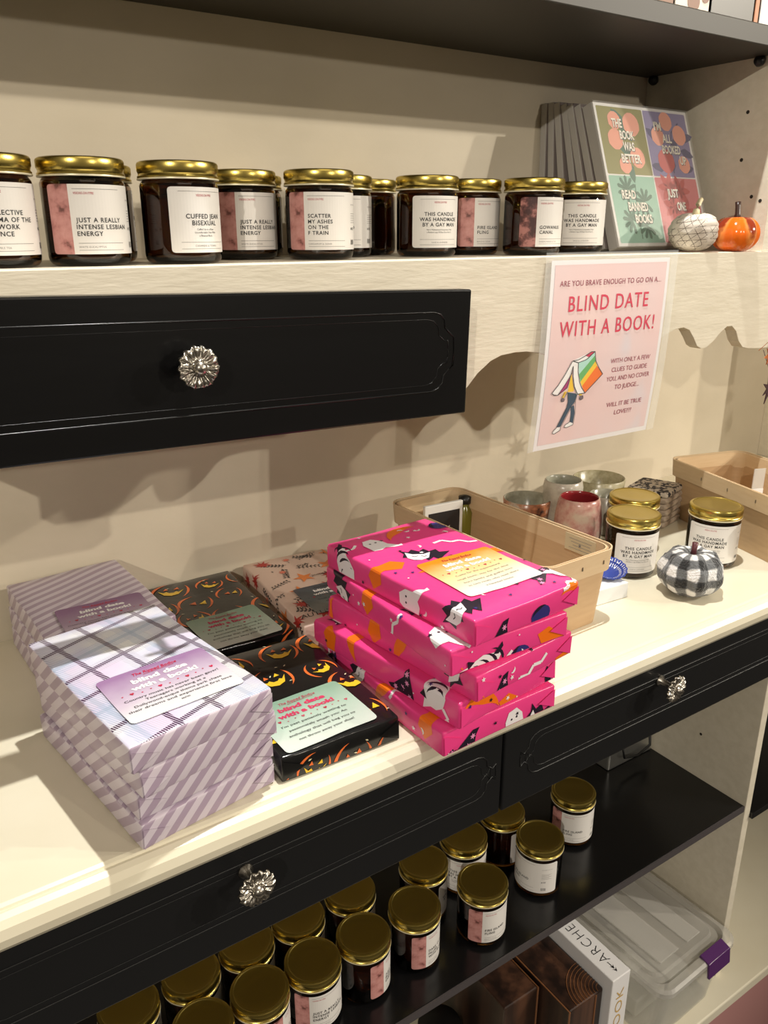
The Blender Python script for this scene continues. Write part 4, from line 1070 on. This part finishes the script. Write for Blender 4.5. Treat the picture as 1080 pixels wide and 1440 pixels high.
# ================================================================ BASKETS
def basket(loc, rz, W_, L_, H_, label, tagside=True):
    root = tag(empty('splint_basket', loc, rz), label, 'basket', 'thin wood splint baskets on the tabletop')
    def ring(w_, l_, r): return rrect(-w_ / 2, w_ / 2, -l_ / 2, l_ / 2, r, 8)
    def wall(z0, z1, s0, s1, th, r):
        b = MB(); N = None; rings = []
        for (s_, z, t) in ((s0, z0, 0), (s1, z1, 0), (s1, z1, -th), (s0, z0, -th)):
            rings.append([(x, y, z) for x, y in ring(W_ + 2 * s_ + 2 * t, L_ + 2 * s_ + 2 * t, r)])
        n = len(rings[0]); vs = [p for q_ in rings for p in q_]
        fs = [(i * n + k, i * n + (k + 1) % n, ((i + 1) % 4) * n + (k + 1) % n, ((i + 1) % 4) * n + k) for i in range(4) for k in range(n)]
        b.add(vs, fs); return b
    wall(.0, H_, -.010, -.0025, .0014, .016).build('body', SPLINT, root, smooth=False)
    b = MB(); b.poly(ring(W_ - .022, L_ - .022, .014), lambda u, v: (u, v, .002)); b.build('bottom', SPLINT, root)
    wall(H_ - .026, H_ + .002, .0002, .0018, .0014, .020).build('outer_rim', RIMW, root)
    wall(H_ - .026, H_ + .001, -.0042, -.0036, .0014, .017).build('inner_rim', RIMW, root)
    for (x, y) in ((0, -L_ / 2 - .0012), (-W_ * .3, -L_ / 2 - .0012), (W_ * .3, -L_ / 2 - .0012), (-W_ / 2 - .0012, -.06), (-W_ / 2 - .0012, .06), (-W_ / 2 - .001, 0)):
        q = MB(); q.box(x - .0007, x + .0007, y - .0007, y + .0007, H_ - .015, H_ - .010); q.build('staple', STEEL, root)
    if tagside:
        q = MB(); q.box(W_ / 2 - .0062, W_ / 2 - .0056, -L_ / 2 + .028, -L_ / 2 + .078, H_ - .024, H_ - .0015)
        q.build('paper_label', mat('aged_label', (.66, .58, .38), .6), root)
        t = MB(); ft_ = lambda u, v: (W_ / 2 - .0064, -L_ / 2 + .053 + u, H_ - .013 + v)
        for k in range(4): 
            for s_ in strokes([(-.019 + .002 * (k % 2), .006 - k * .0042), (.018 - .003 * (k % 3), .006 - k * .0042)], .0006): t.poly(s_, ft_)
        t.poly(star(0, -.0005, .003, 5, .4), lambda u, v: (W_ / 2 - .0066, -L_ / 2 + .053 + u, H_ - .013 + v)); t.build('label_print', INKG, root, recalc=False)
    return root


basket((.5480, .2150, .0003), math.radians(2), .126, .304, .100, 'pale wooden splint basket right behind the pink book stack')
basket((1.0450, .1350, .0003), math.radians(-15), .150, .290, .100, 'pale wooden splint basket at the far right of the tabletop, cut by the frame', tagside=False)
# things inside the first basket
c = tag(empty('framed_card', (.553, .3300, .0030), math.radians(-4)), 'small white framed card with a black picture standing in the basket behind the pink stack', 'card')
q = MB(); q.box(-.033, .033, 0, .006, 0, .092); q.build('frame', mat('white_frame', (.72, .72, .70), .4), c, bevel=.001)
q = MB(); q.box(-.027, .027, -.0006, 0, .006, .080); pc = q.build('picture', mat('black_picture', (.02, .02, .022), .35), c)
q = MB(); f = lambda u, v: (u, -.0009, v)
for a in range(7): q.poly(xf([(0, 0), (.012, .0015), (.016, 0), (.012, -.0015)], 0, .045, a * .9), f)
q.build('picture_print', WHITE, pc, recalc=False)
c = tag(empty('green_bottle', (.595, .3350, .003)), 'olive bottle with a black cap beside the framed card in the basket', 'bottle')
q = MB(); q.lathe([(.0001, 0), (.011, 0), (.012, .003), (.012, .070), (.007, .078), (.006, .084)], 24); q.build('glass', mat('olive_glass', (.16, .15, .02), .15), c, smooth=True)
q = MB(); q.lathe([(.006, .083), (.009, .084), (.0095, .094), (.0001, .096)], 20); q.build('cap', MATS['black_plastic'], c, smooth=True)
# clear tag and jar inside the second basket
c = tag(empty('clear_tag', (1.045, .150, .0030), math.radians(-20)), 'clear tube with white printed tag standing in the far right basket', 'tag')
q = MB(); q.box(-.010, .010, -.001, .001, 0, .108); q.build('strip', mat('frosted_plastic', (.75, .74, .70), .3, Alpha=.55), c)
q = MB(); q.box(-.010, .010, -.0018, -.0012, .055, .075); q.build('printed_tag', WHITE, c)


# ================================================================ CERAMICS AT THE BACK
def cer(name, cols, scale, rough=.25):
    m = mat(name, cols[0], rough); g = G(m)
    g.color(g.ramp(g.noise(scale, 4, rough=.6), [(.35, cols[0]), (.5, cols[1]), (.62, cols[2])])); return m
def cup(name, loc, prof, mats, label, cat='cup'):
    """prof: outer list of (r,z) bottom to rim; interior follows with a wall"""
    root = tag(empty(name, loc), label, cat, 'handmade ceramics at the back of the tabletop')
    b = MB(); b.lathe([(.0001, 0)] + prof + [(prof[-1][0] - .0015, prof[-1][1] + .0012)], 48); b.build('outside', mats[0], root, smooth=True)
    inn = [(r - .0035, max(z, .005)) for r, z in reversed(prof)]
    b = MB(); b.lathe([(prof[-1][0] - .0015, prof[-1][1] + .0012)] + inn + [(.0001, .005)], 48); b.build('inside', mats[1], root, smooth=True)
    return root
PK1 = cer('pink_glaze', [(.42, .14, .13), (.62, .36, .31), (.66, .52, .42)], 30); RD = mat('red_glaze', (.30, .025, .03), .2)
GR1 = cer('grey_glaze', [(.40, .36, .30), (.52, .47, .40), (.60, .56, .48)], 40); BWG = cer('black_spotted_glaze', [(.02, .018, .02), (.05, .045, .045), (.52, .46, .38)], 28)
BW2 = cer('terracotta_and_black_glaze', [(.02, .018, .02), (.40, .15, .07), (.50, .42, .34)], 26); OL = cer('olive_glaze', [(.30, .27, .16), (.42, .38, .24), (.50, .46, .32)], 60); CG = cer('celadon_glaze', [(.26, .25, .19), (.38, .37, .29), (.42, .41, .33)], 30)
cup('ceramic_tumbler', (.7580, .2600, .0003), [(.027, 0), (.032, .004), (.036, .03), (.0355, .055), (.032, .080), (.0300, .086)], (PK1, RD), 'mottled pink ceramic tumbler with deep red inside')
cup('ceramic_cup', (.7980, .3330, .0003), [(.024, 0), (.028, .004), (.031, .04), (.032, .078), (.030, .088)], (GR1, CG), 'tall pale grey cup at the back behind the pink tumbler')
cup('ceramic_bowl', (.7480, .3620, .0003), [(.018, 0), (.024, .004), (.036, .030), (.039, .058)], (BW2, CG), 'small black and terracotta bowl beside the basket')
cup('ceramic_bowl', (.9080, .3550, .0003), [(.022, 0), (.028, .004), (.040, .035), (.044, .068)], (OL, OL), 'speckled olive bowl at the back behind the gold lidded candles')
cup('ceramic_cup', (.8580, .2920, .0003), [(.022, 0), (.026, .004), (.028, .03), (.029, .064)], (GR1, CG), 'short grey cup between the pink tumbler and the candle pair')
SQ = mat('black_floral_linen', (.5, .45, .4), .7); g = G(SQ)
v = g.new('ShaderNodeTexVoronoi'); v.inputs['Scale'].default_value = 95; g.link(g.obj(), v.inputs['Vector'])
g.color(g.mix(g.m_('GREATER_THAN', g.noise(120, 3), .50), (.55, .48, .40), (.03, .025, .03)))
STK = cer('striped_fold_linen', [(.22, .17, .13), (.45, .36, .28), (.58, .50, .42)], 50, .7)
for i in range(6):
    z = .0003 + i * .0105; rr = math.radians(14 + (i % 3) * 2)
    b = MB(); sz = .036
    n = 10; vs = []; fs = []
    for zz, k in ((0, .93), (.003, 1.0), (.007, 1.0), (.0098, .94)):
        vs += [(x * k, y * k, zz + .0007 * math.sin(x * 90 + y * 70)) for x, y in rrect(-sz, sz, -sz, sz, .006, 4)]
    n = len(vs) // 4; fs = [(i_ * n + k, i_ * n + (k + 1) % n, (i_ + 1) * n + (k + 1) % n, (i_ + 1) * n + k) for i_ in range(3) for k in range(n)] + [tuple(range(3 * n, 4 * n)), tuple(reversed(range(n)))]
    b.add(vs, fs); o = b.build('folded_napkin', SQ if i == 5 else STK)
    o.location = (.968, .285, z); o.rotation_euler = (0, 0, rr)
    tag(o, ['lowest folded napkin of the stack beside the far right basket', 'second folded napkin from the bottom of the napkin stack', 'third folded napkin from the bottom of the napkin stack', 'fourth folded napkin from the bottom of the napkin stack', 'fifth folded napkin, just under the floral top one', 'topmost folded napkin, black floral print, at the back beside the far right basket'][i], 'napkin', 'folded napkins stacked at the back')
# white box and blue dish
q = MB(); q.box(-.036, .036, -.030, .030, 0, .022); o = q.build('white_box', mat('white_card_box', (.74, .76, .78), .4), bevel=.001, loc=(.6560, .1330, .0003)); o.rotation_euler = (0, 0, math.radians(-4))
tag(o, 'low white cardboard box on the tabletop beside the front basket', 'box')
dish = tag(empty('blue_dish', (.6850, .1330, .0236)), 'small fluted blue dish with white strokes, tilted on the white box', 'dish')
dish.rotation_euler = (math.radians(14), math.radians(-8), 0)
q = MB(); fl_ = lambda a, z, k: 1 + .03 * math.cos(a * 18)
q.lathe([(.0001, .001), (.012, .001), (.020, .006), (.0245, .0115), (.0240, .0125), (.0195, .0072), (.012, .0028), (.0001, .0026)], 108, rf=fl_); q.build('bowl', mat('cobalt_glaze', (.035, .06, .28), .2), dish, smooth=True)
q = MB()
for k in range(36):
    a = k / 36 * 2 * PI
    for r0, r1, z0, z1 in ((.0145, .0175, .0050, .0066), (.0198, .0230, .0082, .0116)):
        c_, s_ = math.cos(a), math.sin(a); w_ = .0004
        q.add([(r0 * c_ - w_ * s_, r0 * s_ + w_ * c_, z0 + .0004), (r0 * c_ + w_ * s_, r0 * s_ - w_ * c_, z0 + .0004), (r1 * c_ + w_ * s_, r1 * s_ - w_ * c_, z1 + .0004), (r1 * c_ - w_ * s_, r1 * s_ + w_ * c_, z1 + .0004)], [(0, 1, 2, 3)])
q.build('painted_strokes', WHITE, dish, recalc=False)

# ================================================================ LOWER SHELVES
mb_ = tag(empty('metal_box', (1.012, .365, -.5197)), 'brushed metal box with a wire handle at the far end of the black shelf', 'box')
q = MB(); q.box(-.064, .064, -.062, .062, 0, .075); q.build('body', mat('brushed_metal', (.55, .55, .53), .32, .85), mb_, bevel=.004)
q = MB(); q.box(-.066, .066, -.064, .064, .075, .090); q.build('lid', MATS['brushed_metal'], mb_, bevel=.003)
q = MB(); q.tube([(-.040, -.062, .060), (-.040, -.070, .058), (-.037, -.076, .030), (0, -.078, .022), (.037, -.076, .030), (.040, -.070, .058), (.040, -.062, .060)], .0026, 8); q.build('handle', MATS['black_plastic'], mb_, smooth=True)

bn = tag(empty('storage_box', (.945, .225, -.9297), math.radians(2)), 'clear plastic storage box with a purple latch under the black shelf', 'storage box')
PLA = mat('cloudy_plastic', (.62, .61, .56), .28, Alpha=.30); PLB = mat('cloudy_plastic_lid', (.66, .64, .60), .30, Alpha=.36)
def tray(W_, L_, z0, z1, s0, r, th=.002):
    b = MB(); rings = []
    for (k, z) in ((s0, z0), (1, z1)): rings.append([(x * k, y * k, z) for x, y in rrect(-W_ / 2, W_ / 2, -L_ / 2, L_ / 2, r, 6)])
    n = len(rings[0]); b.add(rings[0] + rings[1], [(k, (k + 1) % n, n + (k + 1) % n, n + k) for k in range(n)] + [tuple(reversed(range(n)))]); return b
o = tray(.205, .330, 0, .140, .90, .025).build('body', PLA, bn, smooth=False); o.modifiers.new('t', 'SOLIDIFY').thickness = .0018
q = MB(); rr_ = [(x, y) for x, y in rrect(-.112, .112, -.175, .175, .028, 6)]
def scl(k, z): return [(x * k, y * k, z) for x, y in rr_]
R_ = [scl(.985, .134), scl(1, .138), scl(1, .147), scl(.97, .150), scl(.90, .150), scl(.86, .143), scl(.80, .143), scl(.78, .149)]
n = len(rr_); q.add([p for a in R_ for p in a], [(i * n + k, i * n + (k + 1) % n, (i + 1) * n + (k + 1) % n, (i + 1) * n + k) for i in range(len(R_) - 1) for k in range(n)] + [tuple((len(R_) - 1) * n + k for k in range(n))])
q.build('lid', PLB, bn)
q = MB(); q.box(-.060, -.005, -.125, .125, .1495, .1530); q.box(.020, .060, -.125, .125, .1495, .1520); q.build('raised_panel', PLB, bn, bevel=.0015)
q = MB(); q.prism([(-.182, .118), (-.178, .150), (-.158, .156), (-.156, .150), (-.174, .146), (-.177, .118)], .010, .075, lambda u, v, a: (a, u, v)); q.build('latch', mat('purple_plastic', (.075, .015, .11), .3), bn, bevel=.001)
for (cx, cy, cz, sx, sy, sz) in ((-.032, .0, .045, .045, .10, .04), (.055, -.02, .03, .030, .08, .028), (.02, .118, .04, .06, .018, .035)):
    q = MB(); q.box(cx - sx, cx + sx, cy - sy, cy + sy, .004, .004 + sz)
    o = q.build('packed_item', mat('pale_contents', (.52, .51, .45), .6), bevel=.004)
    o.location = (.945, .225, -.9297); o.rotation_euler = (0, 0, math.radians(2))
    tag(o, 'pale packet packed inside the clear storage box', 'packet', 'packets inside the storage box')

bb = tag(empty('white_book_box', (.742, .215, -.9297), math.radians(0)), 'slim white box standing on edge with gold and black lettering, beside the clear storage box', 'box')
q = MB(); q.box(-.0215, .0215, -.145, .145, 0, .245); q.build('box', mat('white_gloss_card', (.82, .81, .82), .25), bb, bevel=.0015)
q = MB(); fT = lambda u, v: (-v, u, .2455)
put_text(q, 'ARCHER', -.060, -.0095, .019, fT, 0, width=.105, off=-.02, sp=1.2)
for sg in (-1, 1):
    for p in strokes([(-.060 + sg * .054, 0), (-.060 + sg * .068, 0)], .0012): q.poly(p, fT, 0)
    for k in range(2): q.poly([(-.060 + sg * (.062 + k * .006), .004), (-.060 + sg * (.069 + k * .006), 0), (-.060 + sg * (.062 + k * .006), -.004), (-.060 + sg * (.065 + k * .006), 0)], fT, 0)
fF = lambda u, v: (-v, -.1456, .12 + u)
put_text(q, 'BOOK', .045, -.0085, .017, fF, 1, width=.105, off=-.008, sp=1.1)
q.build('lettering', [INK, mat('gold_ink', (.62, .40, .12), .35)], bb, recalc=False)
WN = mat('walnut_wood', (.05, .02, .01), .40); g = G(WN)
f = g.noise(34, 4, stretch=(1, 1, .05)); g.color(g.ramp(f, [(.35, (.014, .007, .005)), (.5, (.035, .016, .010)), (.66, (.09, .04, .022))]))
EDG = mat('light_wood_edge', (.24, .10, .04), .4)
for i, (x0, x1, y0, y1, h, lb) in enumerate(((.640, .718, .085, .30, .218, 'dark walnut block with curved grain standing against the slim white box'), (.560, .634, .150, .34, .212, 'dark walnut block standing to the left of the other walnut block'))):
    r_ = tag(empty('walnut_block', ((x0 + x1) / 2, (y0 + y1) / 2, -.9297)), lb, 'wooden block', 'walnut blocks under the black shelf')
    W_, L_ = (x1 - x0) / 2, (y1 - y0) / 2
    q = MB(); q.box(-W_, W_, -L_, L_, 0, h); q.build('block', WN, r_, bevel=.003)
    q = MB()
    if i == 0:
        for k in range(9):
            rr = .010 + k * .006; P_ = [(W_ - .001 - rr * math.cos(t), -L_ + .002 + rr * 1.0 * math.sin(t), h + .0004) for t in [PI / 2 * j / 8 for j in range(9)]]
            q.tube(P_, .0007, 5)
        q.tube([(W_ * .55, -L_ - .0004, h - .003), (W_ * .55, -L_ - .0004, .01)], .0014, 6)
    q.tube([(W_ if i else -W_, -L_, h), (W_ if i else -W_, -L_, .004)], .0016, 6); q.tube([(W_ if i else -W_, -L_, h), (W_ if i else -W_, L_, h)], .0012, 6)
    q.build('edge_inlay', EDG, r_)

# ================================================================ BOOKS ON THE DARK TOP SHELF
tops = [(.700, .790, mat('brown_cover', (.25, .12, .07), .5), 'brown and cream book standing on the dark top shelf, leftmost of the row'), (.792, .859, mat('cream_cover', (.75, .66, .55), .45), 'cream book with brown mark on the dark top shelf'),
        (.862, .952, mat('near_black_cover', (.02, .018, .016), .4), 'near black book on the dark top shelf'), (.954, .964, mat('tan_cover', (.55, .22, .10), .5), 'thin orange tan book on the dark top shelf'), (.966, 1.014, mat('white_cover', (.80, .77, .74), .45), 'white book at the right end of the dark top shelf')]
for x0, x1, mm, lb in tops:
    r_ = tag(empty('standing_book', ((x0 + x1) / 2, .30, .7247)), lb, 'book', 'books on the dark top shelf'); W_ = (x1 - x0) / 2 - .0004
    q = MB(); q.box(-W_, W_, -.095, -.092, 0, .19); q.box(-W_, W_, .088, .091, 0, .19); q.box(-W_, -W_ + .0015, -.095, .091, 0, .19); q.build('cover', mm, r_, bevel=.0006)
    q = MB(); q.box(-W_ + .0016, W_ - .0010, -.0918, .0878, .002, .187); q.build('pages', mat('page_block', (.70, .64, .52), .7), r_)
    if 'cream book' in lb:
        q = MB(); q.poly(circ(.002, .012, .012, 14), lambda u, v: (u, -.0954, v)); q.poly(circ(.024, .02, .008, 12), lambda u, v: (u, -.0954, v)); q.build('cover_print', MATS['brown_cover'], r_, recalc=False)

# ================================================================ GARLAND AT THE FAR RIGHT
for nm, pos, s_, a, mm, lb in (('paper_leaf', (1.024, .150, .290), .022, .2, mat('orange_leaf_paper', (.42, .11, .02), .6), 'orange paper leaf hanging at the far right edge under the apron'),
                               ('paper_leaf', (1.036, .150, .240), .026, 1.2, mat('dark_plum_leaf_paper', (.04, .008, .012), .6), 'dark plum paper leaf hanging at the far right edge under the orange one')):
    q = MB(); q.prism(maple(0, 0, a, s_), 0, .0012, lambda u, v, w_: (u, w_ + .2 * u, v)); q.tube([(0, .0006, s_ * .3), (.002, .006, s_), (.0, .02, .296 - pos[2])], .0005, 5)
    o = q.build(nm, mm, loc=pos); tag(o, lb, 'leaf decoration', 'paper leaves under the apron')
